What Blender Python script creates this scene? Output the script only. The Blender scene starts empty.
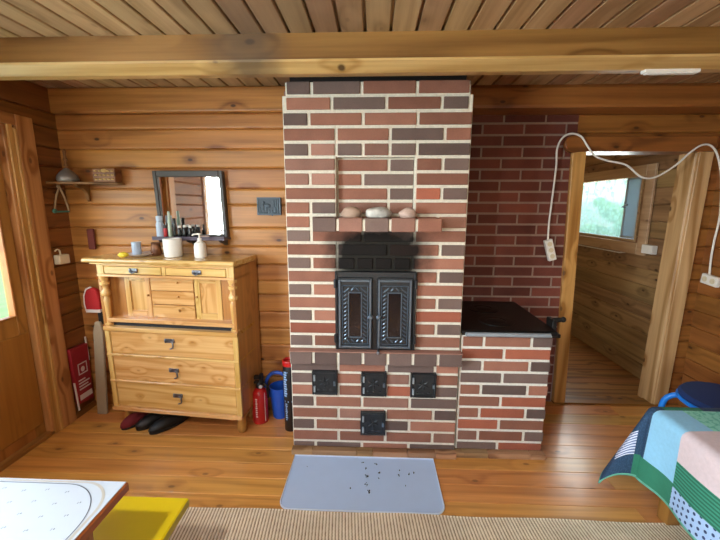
import bpy, bmesh, math, random
from mathutils import Vector, Matrix
random.seed(7)
SC = bpy.context.scene
COL = SC.collection
PI = math.pi

# ------------------------------------------------------------------ colour / materials
def lin(h, k=1.0):
    h = h.lstrip('#')
    o = []
    for i in (0, 2, 4):
        c = int(h[i:i+2], 16) / 255
        c = c / 12.92 if c <= 0.04045 else ((c + 0.055) / 1.055) ** 2.4
        o.append(c * k)
    return (o[0], o[1], o[2], 1.0)

class NT:
    def __init__(s, name):
        s.m = bpy.data.materials.new(name); s.m.use_nodes = True
        s.t = s.m.node_tree; s.n = s.t.nodes; s.n.clear()
        s.out = s.n.new('ShaderNodeOutputMaterial')
        s.b = s.n.new('ShaderNodeBsdfPrincipled')
        s.t.links.new(s.b.outputs[0], s.out.inputs[0])
    def link(s, a, b): s.t.links.new(a, b)
    def node(s, typ, ins=None, **kw):
        n = s.n.new(typ)
        for k, v in kw.items(): setattr(n, k, v)
        for k, v in (ins or {}).items():
            if hasattr(v, 'is_linked') or isinstance(v, bpy.types.NodeSocket): s.link(v, n.inputs[k])
            else: n.inputs[k].default_value = v
        return n
    def math(s, op, a, b=0.0, c=None):
        ins = {0: a, 1: b}
        if c is not None: ins[2] = c
        return s.node('ShaderNodeMath', ins, operation=op).outputs[0]
    def mix(s, f, a, b, blend='MIX'):
        n = s.n.new('ShaderNodeMix'); n.data_type = 'RGBA'; n.blend_type = blend
        for sock, v in ((n.inputs[0], f), (n.inputs[6], a), (n.inputs[7], b)):
            if isinstance(v, bpy.types.NodeSocket): s.link(v, sock)
            else: sock.default_value = v
        return n.outputs[2]
    def ramp(s, f, stops):
        n = s.n.new('ShaderNodeValToRGB'); s.link(f, n.inputs[0])
        e = n.color_ramp.elements
        while len(e) < len(stops): e.new(0.5)
        for i, (p, c) in enumerate(stops):
            e[i].position = p; e[i].color = c if len(c) == 4 else (*c, 1)
        return n.outputs[0]
    def bump(s, h, strength=0.2, dist=0.01):
        n = s.node('ShaderNodeBump', {'Height': h, 'Strength': strength, 'Distance': dist})
        s.link(n.outputs[0], s.b.inputs['Normal'])

def plain(name, col, rough=0.5, metal=0.0, spec=0.5, noise=0.06, nscale=30, bump=0.0, coat=0.0):
    t = NT(name)
    c = lin(col) if isinstance(col, str) else col
    tc = t.node('ShaderNodeTexCoord')
    nz = t.node('ShaderNodeTexNoise', {'Vector': tc.outputs['Object'], 'Scale': nscale, 'Detail': 4.0})
    v = t.math('MULTIPLY_ADD', nz.outputs[0], noise * 2, 1 - noise)
    hs = t.node('ShaderNodeHueSaturation', {'Color': c, 'Value': v})
    t.link(hs.outputs[0], t.b.inputs['Base Color'])
    t.b.inputs['Roughness'].default_value = rough
    t.b.inputs['Metallic'].default_value = metal
    t.b.inputs['Specular IOR Level'].default_value = spec
    t.b.inputs['Coat Weight'].default_value = coat
    if bump: t.bump(nz.outputs[0], bump, 0.004)
    return t.m

def wood(name, light, dark, axis='X', rough=0.38, knots=1.0, knotcol='#3a1c0a', vary=0.22, coat=0.0, ring=0.45, scale=1.0, hue=0.012, stain=None):
    t = NT(name)
    tc = t.node('ShaderNodeTexCoord')
    at = t.node('ShaderNodeAttribute', attribute_name='tint')
    tint = at.outputs['Fac']
    off = t.node('ShaderNodeCombineXYZ', {0: t.math('MULTIPLY', tint, 37.7), 1: t.math('MULTIPLY', tint, 23.1), 2: t.math('MULTIPLY', tint, 51.3)})
    v = t.node('ShaderNodeVectorMath', {0: tc.outputs['Object'], 1: off.outputs[0]}, operation='ADD').outputs[0]
    def sc(a, b):
        k = {'X': (a, b, b), 'Y': (b, a, b), 'Z': (b, b, a)}[axis]
        return t.node('ShaderNodeVectorMath', {0: v, 1: tuple(x * scale for x in k)}, operation='MULTIPLY').outputs[0]
    fine = t.node('ShaderNodeTexNoise', {'Vector': sc(1.5, 42), 'Scale': 1.0, 'Detail': 5.0, 'Roughness': 0.6}).outputs[0]
    # knots
    sx = t.node('ShaderNodeSeparateXYZ', {0: v})
    ax = {'X': (0, 1, 2), 'Y': (1, 0, 2), 'Z': (2, 0, 1)}[axis]
    kc = t.node('ShaderNodeCombineXYZ', {0: t.math('MULTIPLY', sx.outputs[ax[0]], 2.6 * scale), 1: t.math('MULTIPLY', t.math('ADD', sx.outputs[ax[1]], sx.outputs[ax[2]]), 5.0 * scale), 2: 0.0})
    kv = t.node('ShaderNodeTexVoronoi', {'Vector': kc.outputs[0], 'Scale': 1.0, 'Randomness': 1.0}, feature='F1', voronoi_dimensions='2D')
    kd = kv.outputs['Distance']
    have = t.math('GREATER_THAN', t.node('ShaderNodeSeparateColor', {0: kv.outputs['Color']}).outputs[0], 0.33)
    knot = t.math('MULTIPLY', t.math('SUBTRACT', 1.0, t.node('ShaderNodeMapRange', {0: kd, 1: 0.03, 2: 0.058}).outputs[0]), have)
    halo = t.math('MULTIPLY', t.math('SUBTRACT', 1.0, t.node('ShaderNodeMapRange', {0: kd, 1: 0.05, 2: 0.30}).outputs[0]), have)
    big = t.node('ShaderNodeTexNoise', {'Vector': sc(0.22, 3.6), 'Scale': 1.0, 'Detail': 2.0}).outputs[0]
    ph = t.math('ADD', t.math('MULTIPLY', big, 46.0), t.math('MULTIPLY', halo, 5.0))
    rings = t.math('MULTIPLY_ADD', t.math('SINE', ph), 0.5, 0.5)
    rings = t.math('POWER', rings, 2.2)
    f = t.math('ADD', t.math('MULTIPLY', rings, ring), t.math('MULTIPLY', fine, 0.75))
    f = t.math('ADD', f, t.math('MULTIPLY', halo, 0.22 * knots))
    col = t.ramp(f, [(0.18, lin(light)), (0.82, lin(dark))])
    val = t.math('MULTIPLY_ADD', t.math('FRACT', t.math('MULTIPLY', tint, 7.31)), 2 * vary, 1 - vary)
    hu = t.math('MULTIPLY_ADD', t.math('FRACT', t.math('MULTIPLY', tint, 3.17)), hue * 2, 0.5 - hue)
    hs = t.node('ShaderNodeHueSaturation', {'Color': col, 'Value': val, 'Hue': hu})
    c2 = t.mix(t.math('MULTIPLY', knot, 0.9 * knots), hs.outputs[0], lin(knotcol))
    if stain:   # old smoke stain in the wood, an irregular patch of its own
        cx, hw, amt = stain
        so = t.node('ShaderNodeSeparateXYZ', {0: tc.outputs['Object']})
        nn = t.node('ShaderNodeTexNoise', {'Vector': tc.outputs['Object'], 'Scale': 5.0, 'Detail': 3.0}).outputs[0]
        dd = t.math('ADD', t.math('ABSOLUTE', t.math('DIVIDE', t.math('SUBTRACT', so.outputs[0], cx), hw)), t.math('MULTIPLY_ADD', nn, .9, -.45))
        sf = t.node('ShaderNodeMapRange', {0: dd, 1: .3, 2: 1.0, 3: amt, 4: 0.0}).outputs[0]
        c2 = t.mix(sf, c2, lin('#4a4038'))
    t.link(c2, t.b.inputs['Base Color'])
    t.b.inputs['Roughness'].default_value = rough
    t.b.inputs['Coat Weight'].default_value = coat
    t.b.inputs['Coat Roughness'].default_value = 0.15
    t.bump(fine, 0.12, 0.003)
    return t.m

def brick(name, col, col2, soot=False, vary=0.2):
    t = NT(name)
    tc = t.node('ShaderNodeTexCoord')
    at = t.node('ShaderNodeAttribute', attribute_name='tint'); tint = at.outputs['Fac']
    n1 = t.node('ShaderNodeTexNoise', {'Vector': tc.outputs['Object'], 'Scale': 9.0, 'Detail': 3.0}).outputs[0]
    n2 = t.node('ShaderNodeTexNoise', {'Vector': tc.outputs['Object'], 'Scale': 140.0, 'Detail': 4.0}).outputs[0]
    f = t.math('ADD', t.math('MULTIPLY', n1, 0.6), t.math('MULTIPLY', tint, 0.45))
    col_ = t.ramp(f, [(0.25, lin(col)), (0.8, lin(col2))])
    val = t.math('MULTIPLY_ADD', t.math('FRACT', t.math('MULTIPLY', tint, 7.31)), 2 * vary, 1 - vary)
    val = t.math('MULTIPLY', val, t.math('MULTIPLY_ADD', n2, 0.3, 0.85))
    hs = t.node('ShaderNodeHueSaturation', {'Color': col_, 'Value': val}).outputs[0]
    if soot: hs = soot_mix(t, tc, hs)
    t.link(hs, t.b.inputs['Base Color'])
    t.b.inputs['Roughness'].default_value = 0.7; t.b.inputs['Specular IOR Level'].default_value = .18
    t.bump(n2, 0.25, 0.003)
    return t.m

def soot_mix(t, tc, col):
    # smoke stain above the fire doors (an irregular blot with its own outline)
    s = t.node('ShaderNodeSeparateXYZ', {0: tc.outputs['Object']})
    nz = t.node('ShaderNodeTexNoise', {'Vector': tc.outputs['Object'], 'Scale': 14.0, 'Detail': 3.0}).outputs[0]
    dx = t.math('DIVIDE', t.math('SUBTRACT', s.outputs[0], 0.02), 0.31)
    dz = t.math('DIVIDE', t.math('SUBTRACT', s.outputs[2], 1.235), 0.175)
    d = t.math('SQRT', t.math('ADD', t.math('POWER', t.math('ABSOLUTE', dx), 2.5), t.math('POWER', t.math('ABSOLUTE', dz), 2.5)))
    d = t.math('ADD', d, t.math('MULTIPLY_ADD', nz, 0.5, -0.25))
    f = t.node('ShaderNodeMapRange', {0: d, 1: 0.6, 2: 1.12, 3: 0.97, 4: 0.0}).outputs[0]
    below = t.math('LESS_THAN', s.outputs[2], 1.374)
    return t.mix(t.math('MULTIPLY', f, below), col, lin('#060505'))

def mortar(name, col, soot=False):
    t = NT(name); t.b.inputs['Specular IOR Level'].default_value = .12
    tc = t.node('ShaderNodeTexCoord')
    n2 = t.node('ShaderNodeTexNoise', {'Vector': tc.outputs['Object'], 'Scale': 90.0, 'Detail': 4.0}).outputs[0]
    c = t.node('ShaderNodeHueSaturation', {'Color': lin(col), 'Value': t.math('MULTIPLY_ADD', n2, 0.4, 0.8)}).outputs[0]
    if soot: c = soot_mix(t, tc, c)
    t.link(c, t.b.inputs['Base Color']); t.b.inputs['Roughness'].default_value = 1.2
    t.bump(n2, 0.4, 0.003)
    return t.m

M = {}
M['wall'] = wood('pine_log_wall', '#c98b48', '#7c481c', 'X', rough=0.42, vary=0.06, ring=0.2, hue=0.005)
M['wall_y'] = wood('pine_log_side_shaded', '#925a28', '#5a3212', 'Y', rough=0.42, vary=0.06, ring=0.2, hue=0.005)  # shade of the left wall put into a darker log tone
M['wall_warm'] = wood('pine_log_warm_shaded', '#a46a32', '#6c3f17', 'X', rough=0.42, vary=0.06, ring=0.2, hue=0.005)  # darker warm logs; on the wall plate the tone includes the beam's shade
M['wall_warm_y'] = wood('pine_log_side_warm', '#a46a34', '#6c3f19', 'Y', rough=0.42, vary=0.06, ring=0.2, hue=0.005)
M['ceil'] = wood('pine_ceiling', '#bd9a74', '#86643f', 'Y', rough=0.45, vary=0.14, knots=0.3, ring=0.2, stain=(-.42, .5, .45))
M['floor'] = wood('pine_floor', '#e0a257', '#a46a30', 'X', rough=0.30, vary=0.08, knots=0.6, coat=0.25, ring=0.22)
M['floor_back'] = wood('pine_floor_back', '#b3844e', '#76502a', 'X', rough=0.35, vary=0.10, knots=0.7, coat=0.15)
M['beam'] = wood('pine_beam', '#a5713f', '#6c401b', 'X', rough=0.45, vary=0.03, knots=0.9, ring=0.3, scale=0.8, stain=(-.58, .22, .6))
M['beam_pale'] = wood('pine_beam_lit', '#dbb078', '#a87842', 'X', rough=0.45, vary=0.03, knots=0.9, ring=0.25, stain=(-.58, .2, .75))  # brightness of the lit underside put into a paler beam tone
M['trim_z'] = wood('pine_trim', '#d39f5e', '#99662f', 'Z', rough=0.4, vary=0.08, knots=0.7)
M['trim_pale'] = wood('pine_trim_pale', '#d8b483', '#a87f4e', 'Z', rough=0.42, vary=0.05, knots=0.9)
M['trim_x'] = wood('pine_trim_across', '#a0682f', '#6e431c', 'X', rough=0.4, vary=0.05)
M['trim_y'] = wood('pine_trim_deep', '#b98547', '#85572a', 'Y', rough=0.4, vary=0.05)
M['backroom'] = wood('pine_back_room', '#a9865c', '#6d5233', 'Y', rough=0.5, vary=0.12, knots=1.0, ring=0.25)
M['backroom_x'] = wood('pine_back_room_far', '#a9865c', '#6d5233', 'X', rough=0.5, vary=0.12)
M['doorp'] = wood('door_board', '#a5672f', '#814a1e', 'Z', rough=0.35, vary=0.03, knots=0.0, ring=0.12)
M['casing_pale'] = wood('pine_casing_grey', '#c4a982', '#917450', 'Y', rough=0.5, vary=0.05, knots=0.6, ring=0.2)
M['door'] = wood('pine_door', '#b4763a', '#8f5a28', 'Z', rough=0.4, vary=0.05, knots=0.25)
M['pine'] = wood('dresser_pine', '#e0b878', '#b98743', 'X', rough=0.25, vary=0.04, knots=0.3, coat=0.4, ring=0.3, scale=1.6)
M['pine_z'] = wood('dresser_pine_upright', '#e0b878', '#b98743', 'Z', rough=0.28, vary=0.04, knots=0.2, coat=0.35, ring=0.3, scale=1.6)
M['pine_side'] = wood('dresser_side_shaded', '#bd8744', '#8f602a', 'Z', rough=0.35, vary=0.03, knots=0.2, coat=0.2, ring=0.25)  # darker pine; shading of the dresser side put into the tone
M['oldwood'] = wood('shelf_wood', '#8a5c34', '#5a3518', 'X', rough=0.5, vary=0.05, knots=0.4)
M['plinth'] = wood('plinth_wood', '#b08a63', '#7d5a3a', 'X', rough=0.7, vary=0.15, knots=0.2)
M['tedge'] = wood('table_edge', '#a8632c', '#6e3a16', 'Y', rough=0.35, vary=0.05, knots=0.2)
M['tlegs'] = wood('table_leg', '#a8733c', '#74461e', 'Z', rough=0.4, vary=0.05, knots=0.2)
M['bR'] = brick('brick_red', '#9a6a58', '#7f5546', True)
M['bb'] = brick('brick_brown', '#9a7264', '#7f5c50', True)
M['bD'] = brick('brick_dark', '#746059', '#5f4e49', True)
M['bV'] = brick('brick_vivid', '#a8634c', '#8e5342', True)
M['mortar'] = mortar('mortar_pale', '#d0cabb', True)
M['mortar_w'] = mortar('mortar_white', '#d6d3c8')
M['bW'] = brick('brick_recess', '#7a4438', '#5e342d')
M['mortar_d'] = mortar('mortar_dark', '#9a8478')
M['iron'] = plain('cast_iron', '#2c3035', 0.33, 0.5, 0.6, 0.15, 60, 0.15)
M['iron_hi'] = plain('cast_iron_highlight', '#6d7d8d', 0.28, 0.7, 0.6, 0.12, 60, 0.1)  # bluish sky highlights put into the iron's colour
M['hob'] = plain('hob_plate', '#151311', 0.42, 0.3, 0.4, 0.2, 20, 0.1)
M['steel'] = plain('rail_steel', '#98a2aa', 0.35, 0.3, 0.5, 0.3, 15)
M['sheet'] = plain('dark_sheet', '#14100d', 0.6, 0.2)
M['mat'] = plain('hearth_plate_metal', '#b7d0f2', 0.33, 0.05, 0.5, 0.04, 12)  # blue of the reflected sky put into the plate's base colour
M['mat_rim'] = plain('hearth_plate_rim', '#d0e0f6', 0.3, 0.1)
M['char'] = plain('charcoal', '#1a1a1e', 0.9)
M['black'] = plain('black_rubber', '#0e0e10', 0.55)
M['blackp'] = plain('black_plastic', '#141416', 0.35)
M['white'] = plain('white_plastic', '#e8e6e0', 0.35)
M['cream'] = plain('cream_plastic', '#d8cdb0', 0.45)
M['cloth_w'] = plain('oilcloth_white', '#aeb7c2', 0.35, noise=0.02)
M['cloth_edge'] = plain('oilcloth_beige', '#a9a49b', 0.35)
M['cloth_line'] = plain('oilcloth_line', '#474a55', 0.4)
M['yellow'] = plain('yellow_paint', '#e8cf12', 0.35, noise=0.03)
M['yellow_d'] = plain('yellow_paint_edge', '#b9a824', 0.4)
M['red'] = plain('red_paint', '#b01a1a', 0.28)
M['redcloth'] = plain('red_cloth', '#a81a20', 0.8)
M['redpouch'] = plain('red_vinyl', '#94202a', 0.45)
M['maroon'] = plain('maroon_cloth', '#6e1820', 0.85)
M['pinkcloth'] = plain('dusky_cloth', '#6a3028', 0.85)
M['label'] = plain('label_white', '#d9d0cc', 0.5)
M['labelblue'] = plain('label_blue', '#8fb0d8', 0.4)
M['blue'] = plain('blue_plastic', '#1f4fb0', 0.35)
M['stool_b'] = plain('bright_blue_paint', '#1f86ee', 0.35)
M['navy'] = plain('navy_cushion', '#16356e', 0.75)
M['pew'] = plain('pewter', '#7c7f88', 0.35, 0.9, 0.5, 0.25, 60)
M['bronze'] = plain('dark_bronze', '#86827f', 0.35, 0.5)
M['frame'] = plain('mirror_frame_paint', '#3d3836', 0.45, noise=0.15)
M['frame_sh'] = plain('mirror_shelf_paint', '#5b5362', 0.45, noise=0.15)
M['plaque'] = plain('plaque_iron', '#2e3842', 0.45, 0.3, 0.5, 0.2, 60)
M['plaque_hi'] = plain('plaque_iron_relief', '#46545f', 0.45, 0.3)  # lighter iron tone for the raised relief
M['stone_br'] = plain('stone_brown', '#a48a78', 0.7, noise=0.2, nscale=25, bump=0.3)
M['stone_gy'] = plain('stone_grey', '#b5b2ab', 0.7, noise=0.9, nscale=22, bump=0.3)
M['stone_pk'] = plain('stone_pale', '#bda498', 0.7, noise=0.6, nscale=30, bump=0.3)
M['board'] = plain('grey_board', '#9f917a', 0.7)
M['lemon'] = plain('lemon_skin', '#e6cf3c', 0.45, bump=0.3)
M['green'] = plain('teal_tip', '#3f7a70', 0.5)
M['strap'] = plain('pale_strap', '#a58a68', 0.7)
M['carve'] = plain('carved_pale', '#b8935a', 0.6)
M['bottle_g'] = plain('bottle_pale_green', '#a9b8a4', 0.25)
M['bottle_b'] = plain('bottle_pale_blue', '#b4c4d8', 0.3)
M['bottle_k'] = plain('bottle_black', '#131416', 0.2)
M['redlab'] = plain('red_label', '#b8252c', 0.4)
def translucent_panel():
    t = NT('sash_panel_translucent'); t.b.inputs['Base Color'].default_value = lin('#aab6c2'); t.b.inputs['Roughness'].default_value = .5
    tl = t.node('ShaderNodeBsdfTranslucent', {'Color': lin('#b4bcc0')})
    mx = t.node('ShaderNodeMixShader', {0: .6, 1: t.b.outputs[0], 2: tl.outputs[0]}); t.link(mx.outputs[0], t.out.inputs[0]); return t.m
M['translucent_panel'] = translucent_panel()
M['shutter'] = plain('grey_sash_paint', '#aab4bc', 0.5)
M['leaf'] = plain('hedge_leaf', '#5d8a4a', 0.7, noise=0.4, nscale=8)
M['grass'] = plain('lawn', '#6d9450', 0.9, noise=0.3, nscale=3)
M['lamp'] = plain('lamp_shade_white', '#f2efe8', 0.5)
M['sooty'] = plain('sooty_glass', '#15151a', 0.12, 0.0, 0.4, 0.4, 9)

def glass_mat():
    t = NT('window_glass')
    tr = t.node('ShaderNodeBsdfTransparent', {'Color': (0.93, 0.97, 0.98, 1)})
    gl = t.node('ShaderNodeBsdfGlossy', {'Color': (1, 1, 1, 1), 'Roughness': 0.02})
    lw = t.node('ShaderNodeLayerWeight', {'Blend': .5})
    fr = t.node('ShaderNodeMath', {0: t.math('POWER', lw.outputs['Facing'], 5.0), 1: .8, 2: .04}, operation='MULTIPLY_ADD')
    mx = t.node('ShaderNodeMixShader', {0: fr.outputs[0], 1: tr.outputs[0], 2: gl.outputs[0]})
    t.link(mx.outputs[0], t.out.inputs[0]); return t.m
M['glass'] = glass_mat()
def mirror_mat():
    t = NT('mirror_silver')
    t.b.inputs['Base Color'].default_value = (0.92, 0.94, 0.95, 1)
    t.b.inputs['Metallic'].default_value = 1; t.b.inputs['Roughness'].default_value = 0.03
    return t.m
M['mirror'] = mirror_mat()
def lace_mat():
    t = NT('lace_curtain')
    tc = t.node('ShaderNodeTexCoord')
    v1 = t.node('ShaderNodeTexVoronoi', {'Vector': tc.outputs['Object'], 'Scale': 26.0}, feature='F1').outputs['Distance']
    v2 = t.node('ShaderNodeTexNoise', {'Vector': tc.outputs['Object'], 'Scale': 9.0, 'Detail': 3.0}).outputs[0]
    f = t.node('ShaderNodeMapRange', {0: t.math('ADD', t.math('MULTIPLY', v1, 0.9), t.math('MULTIPLY', v2, 0.5)), 1: 0.4, 2: 0.85, 3: 0.05, 4: 0.38}).outputs[0]
    df = t.node('ShaderNodeBsdfDiffuse', {'Color': (0.62, 0.74, 0.68, 1)})
    tl = t.node('ShaderNodeBsdfTranslucent', {'Color': (0.50, 0.72, 0.62, 1)})
    m1 = t.node('ShaderNodeMixShader', {0: 0.6, 1: df.outputs[0], 2: tl.outputs[0]})
    tr = t.node('ShaderNodeBsdfTransparent')
    m2 = t.node('ShaderNodeMixShader', {0: f, 1: m1.outputs[0], 2: tr.outputs[0]})
    t.link(m2.outputs[0], t.out.inputs[0]); return t.m
M['lace'] = lace_mat()
def rug_mat():
    t = NT('woven_rug')
    tc = t.node('ShaderNodeTexCoord')
    s = t.node('ShaderNodeSeparateXYZ', {0: tc.outputs['Object']})
    nz = t.node('ShaderNodeTexNoise', {'Vector': tc.outputs['Object'], 'Scale': 40.0, 'Detail': 3.0}).outputs[0]
    row = t.math('FLOOR', t.math('MULTIPLY', s.outputs[1], 60.0))
    x = t.math('ADD', t.math('MULTIPLY', s.outputs[0], 2 * PI / 0.0155), t.math('MULTIPLY', row, 0.55))
    w = t.math('MULTIPLY_ADD', t.math('SINE', x), 0.5, 0.5)
    w = t.math('ADD', t.math('MULTIPLY', w, 0.75), t.math('MULTIPLY', nz, 0.35))
    big = t.node('ShaderNodeTexNoise', {'Vector': tc.outputs['Object'], 'Scale': 5.0, 'Detail': 2.0}).outputs[0]
    c = t.ramp(w, [(0.15, lin('#86745e')), (0.38, lin('#cfbc9f')), (0.85, lin('#ecdfc8'))])
    h = t.node('ShaderNodeHueSaturation', {'Color': c, 'Value': t.math('MULTIPLY_ADD', big, 0.4, 0.8)})
    t.link(h.outputs[0], t.b.inputs['Base Color']); t.b.inputs['Roughness'].default_value = 0.95
    t.bump(w, 0.6, 0.004); return t.m
M['rug'] = rug_mat()
def quilt_mat(name, col, kind='plain', col2='#ffffff', k=60.0, ang=0.0):
    t = NT(name)
    tc = t.node('ShaderNodeTexCoord')
    s = t.node('ShaderNodeSeparateXYZ', {0: tc.outputs['UV']})
    u, v = s.outputs[0], s.outputs[1]
    uu = t.math('ADD', t.math('MULTIPLY', u, math.cos(ang)), t.math('MULTIPLY', v, math.sin(ang)))
    c = lin(col)
    if kind == 'stripe':
        w = t.math('GREATER_THAN', t.math('SINE', t.math('MULTIPLY', uu, k * 2 * PI)), 0.1)
        c = t.mix(w, lin(col), lin(col2))
    elif kind == 'dots':
        vv = t.math('MULTIPLY', v, k); row = t.math('FLOOR', vv)
        fx = t.math('SUBTRACT', t.math('FRACT', t.math('ADD', t.math('MULTIPLY', u, k), t.math('MULTIPLY', row, 0.5))), 0.5)
        fy = t.math('SUBTRACT', t.math('FRACT', vv), 0.5)
        d = t.math('ADD', t.math('MULTIPLY', fx, fx), t.math('MULTIPLY', fy, fy))
        c = t.mix(t.math('LESS_THAN', d, 0.055), lin(col), lin(col2))
    elif kind == 'speck':
        nv = t.node('ShaderNodeTexNoise', {'Vector': tc.outputs['UV'], 'Scale': k, 'Detail': 2.0}).outputs[0]
        c = t.mix(t.math('GREATER_THAN', nv, 0.54), lin(col), lin(col2))
    nz = t.node('ShaderNodeTexNoise', {'Vector': tc.outputs['Object'], 'Scale': 70.0, 'Detail': 3.0}).outputs[0]
    q = t.math('ABSOLUTE', t.math('SINE', t.math('MULTIPLY', t.math('ADD', u, v), 75.0)))
    h = t.node('ShaderNodeHueSaturation', {'Color': c, 'Value': t.math('MULTIPLY_ADD', nz, 0.2, 0.9)})
    t.link(h.outputs[0], t.b.inputs['Base Color']); t.b.inputs['Roughness'].default_value = 0.9
    t.bump(t.math('ADD', t.math('POWER', q, 0.4), t.math('MULTIPLY', nz, 0.4)), 0.25, 0.004)
    return t.m
def shade_mat():
    t = NT('lamp_diffuser')
    t.b.inputs['Base Color'].default_value = (0.9, 0.88, 0.84, 1)
    t.b.inputs['Emission Color'].default_value = (1, 0.95, 0.88, 1)
    t.b.inputs['Emission Strength'].default_value = 3.0
    return t.m
M['diff'] = shade_mat()

# ------------------------------------------------------------------ mesh helper
class MB:
    def __init__(s): s.v = []; s.f = []; s.mi = []; s.ti = []; s.t = 0.5; s.m = 0; s.uv = None
    def rt(s): s.t = random.random(); return s
    def mat(s, i): s.m = i; return s
    def add(s, vs, fs, X=None):
        o = len(s.v)
        for p in vs:
            p = Vector(p)
            s.v.append(X @ p if X is not None else p)
        for f in fs:
            s.f.append([o + i for i in f]); s.mi.append(s.m); s.ti.append(s.t)
        return s
    def box(s, a, b, X=None):
        x0, y0, z0 = a; x1, y1, z1 = b
        x0, x1 = min(x0, x1), max(x0, x1); y0, y1 = min(y0, y1), max(y0, y1); z0, z1 = min(z0, z1), max(z0, z1)
        return s.add([(x0,y0,z0),(x1,y0,z0),(x1,y1,z0),(x0,y1,z0),(x0,y0,z1),(x1,y0,z1),(x1,y1,z1),(x0,y1,z1)],
              [(0,3,2,1),(4,5,6,7),(0,1,5,4),(1,2,6,5),(2,3,7,6),(3,0,4,7)], X)
    def hexa(s, bot, top):
        return s.add(list(bot) + list(top), [(0,3,2,1),(4,5,6,7),(0,1,5,4),(1,2,6,5),(2,3,7,6),(3,0,4,7)])
    def cbox(s, c, d, X=None):
        return s.box([c[i]-d[i]/2 for i in range(3)], [c[i]+d[i]/2 for i in range(3)], X)
    def lathe(s, prof, c=(0,0,0), n=24, X=None, cap=True):
        vs = []; fs = []
        for r, z in prof:
            for k in range(n):
                a = 2*PI*k/n; vs.append((c[0]+r*math.cos(a), c[1]+r*math.sin(a), c[2]+z))
        for i in range(len(prof)-1):
            for k in range(n):
                k2 = (k+1) % n
                fs.append((i*n+k, i*n+k2, (i+1)*n+k2, (i+1)*n+k))
        if cap:
            fs.append(tuple(reversed(range(n)))); fs.append(tuple((len(prof)-1)*n+k for k in range(n)))
        return s.add(vs, fs, X)
    def tube(s, pts, r, n=8, closed=False):
        pts = [Vector(p) for p in pts]; N = len(pts); vs = []; fs = []
        rs = r if isinstance(r, (list, tuple)) else [r]*N
        up = None
        for i, p in enumerate(pts):
            if closed: d = pts[(i+1) % N] - pts[i-1]
            else: d = pts[min(i+1, N-1)] - pts[max(i-1, 0)]
            d.normalize()
            if up is None:
                up = Vector((0,0,1)) if abs(d.z) < 0.9 else Vector((1,0,0))
            u = (up - d*up.dot(d))
            if u.length < 1e-6: u = d.orthogonal()
            u.normalize(); w = d.cross(u); up = u
            for k in range(n):
                a = 2*PI*k/n; vs.append(p + u*math.cos(a)*rs[i] + w*math.sin(a)*rs[i])
        for i in range(N if closed else N-1):
            j = (i+1) % N
            for k in range(n):
                k2 = (k+1) % n
                fs.append((i*n+k, i*n+k2, j*n+k2, j*n+k))
        if not closed:
            fs.append(tuple(reversed(range(n)))); fs.append(tuple((N-1)*n+k for k in range(n)))
        return s.add(vs, fs)
    def prism(s, poly, fn, t0, t1):
        """poly of (a,b) extruded from t0 to t1; fn(a,b,t) -> xyz"""
        n = len(poly)
        vs = [fn(a, b, t0) for a, b in poly] + [fn(a, b, t1) for a, b in poly]
        fs = [tuple(reversed(range(n))), tuple(range(n, 2*n))]
        for k in range(n):
            k2 = (k+1) % n; fs.append((k, k2, n+k2, n+k))
        return s.add(vs, fs)
    def ball(s, c, r, n=16, m=10, X=None):
        rx, ry, rz = r if isinstance(r, (tuple, list)) else (r, r, r)
        vs = [(c[0], c[1], c[2]-rz)]; fs = []
        for i in range(1, m):
            th = -PI/2 + PI*i/m
            for k in range(n):
                a = 2*PI*k/n
                vs.append((c[0]+rx*math.cos(th)*math.cos(a), c[1]+ry*math.cos(th)*math.sin(a), c[2]+rz*math.sin(th)))
        vs.append((c[0], c[1], c[2]+rz)); L = len(vs)-1
        for k in range(n):
            k2 = (k+1) % n
            fs.append((0, 1+k2, 1+k)); fs.append((L, L-n+k, L-n+k2))
            for i in range(m-2): fs.append((1+i*n+k, 1+i*n+k2, 1+(i+1)*n+k2, 1+(i+1)*n+k))
        return s.add(vs, fs, X)
    def build(s, name, mats, parent=None, bevel=0.0, smooth=False, seg=1, world=True, subd=0):
        if not isinstance(mats, (list, tuple)): mats = [mats]
        me = bpy.data.meshes.new(name)
        off = Vector((0,0,0))
        if parent is not None and world:
            q = parent
            while q is not None: off += q.location; q = q.parent
        me.from_pydata([tuple(p - off) for p in s.v], [], s.f)
        for m in mats: me.materials.append(m)
        me.polygons.foreach_set('material_index', s.mi)
        a = me.attributes.new('tint', 'FLOAT', 'FACE'); a.data.foreach_set('value', s.ti)
        bm = bmesh.new(); bm.from_mesh(me); bmesh.ops.recalc_face_normals(bm, faces=bm.faces); bm.to_mesh(me); bm.free()
        if smooth: me.polygons.foreach_set('use_smooth', [True]*len(me.polygons))
        o = bpy.data.objects.new(name, me); COL.objects.link(o)
        if parent is not None: o.parent = parent
        if bevel:
            md = o.modifiers.new('bevel', 'BEVEL'); md.width = bevel; md.segments = seg; md.limit_method = 'ANGLE'; md.angle_limit = 0.6
        if subd:
            md = o.modifiers.new('sub', 'SUBSURF'); md.levels = subd; md.render_levels = subd
        if smooth:
            try: me.set_sharp_from_angle(angle=0.7)
            except Exception: pass
        return o

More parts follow.
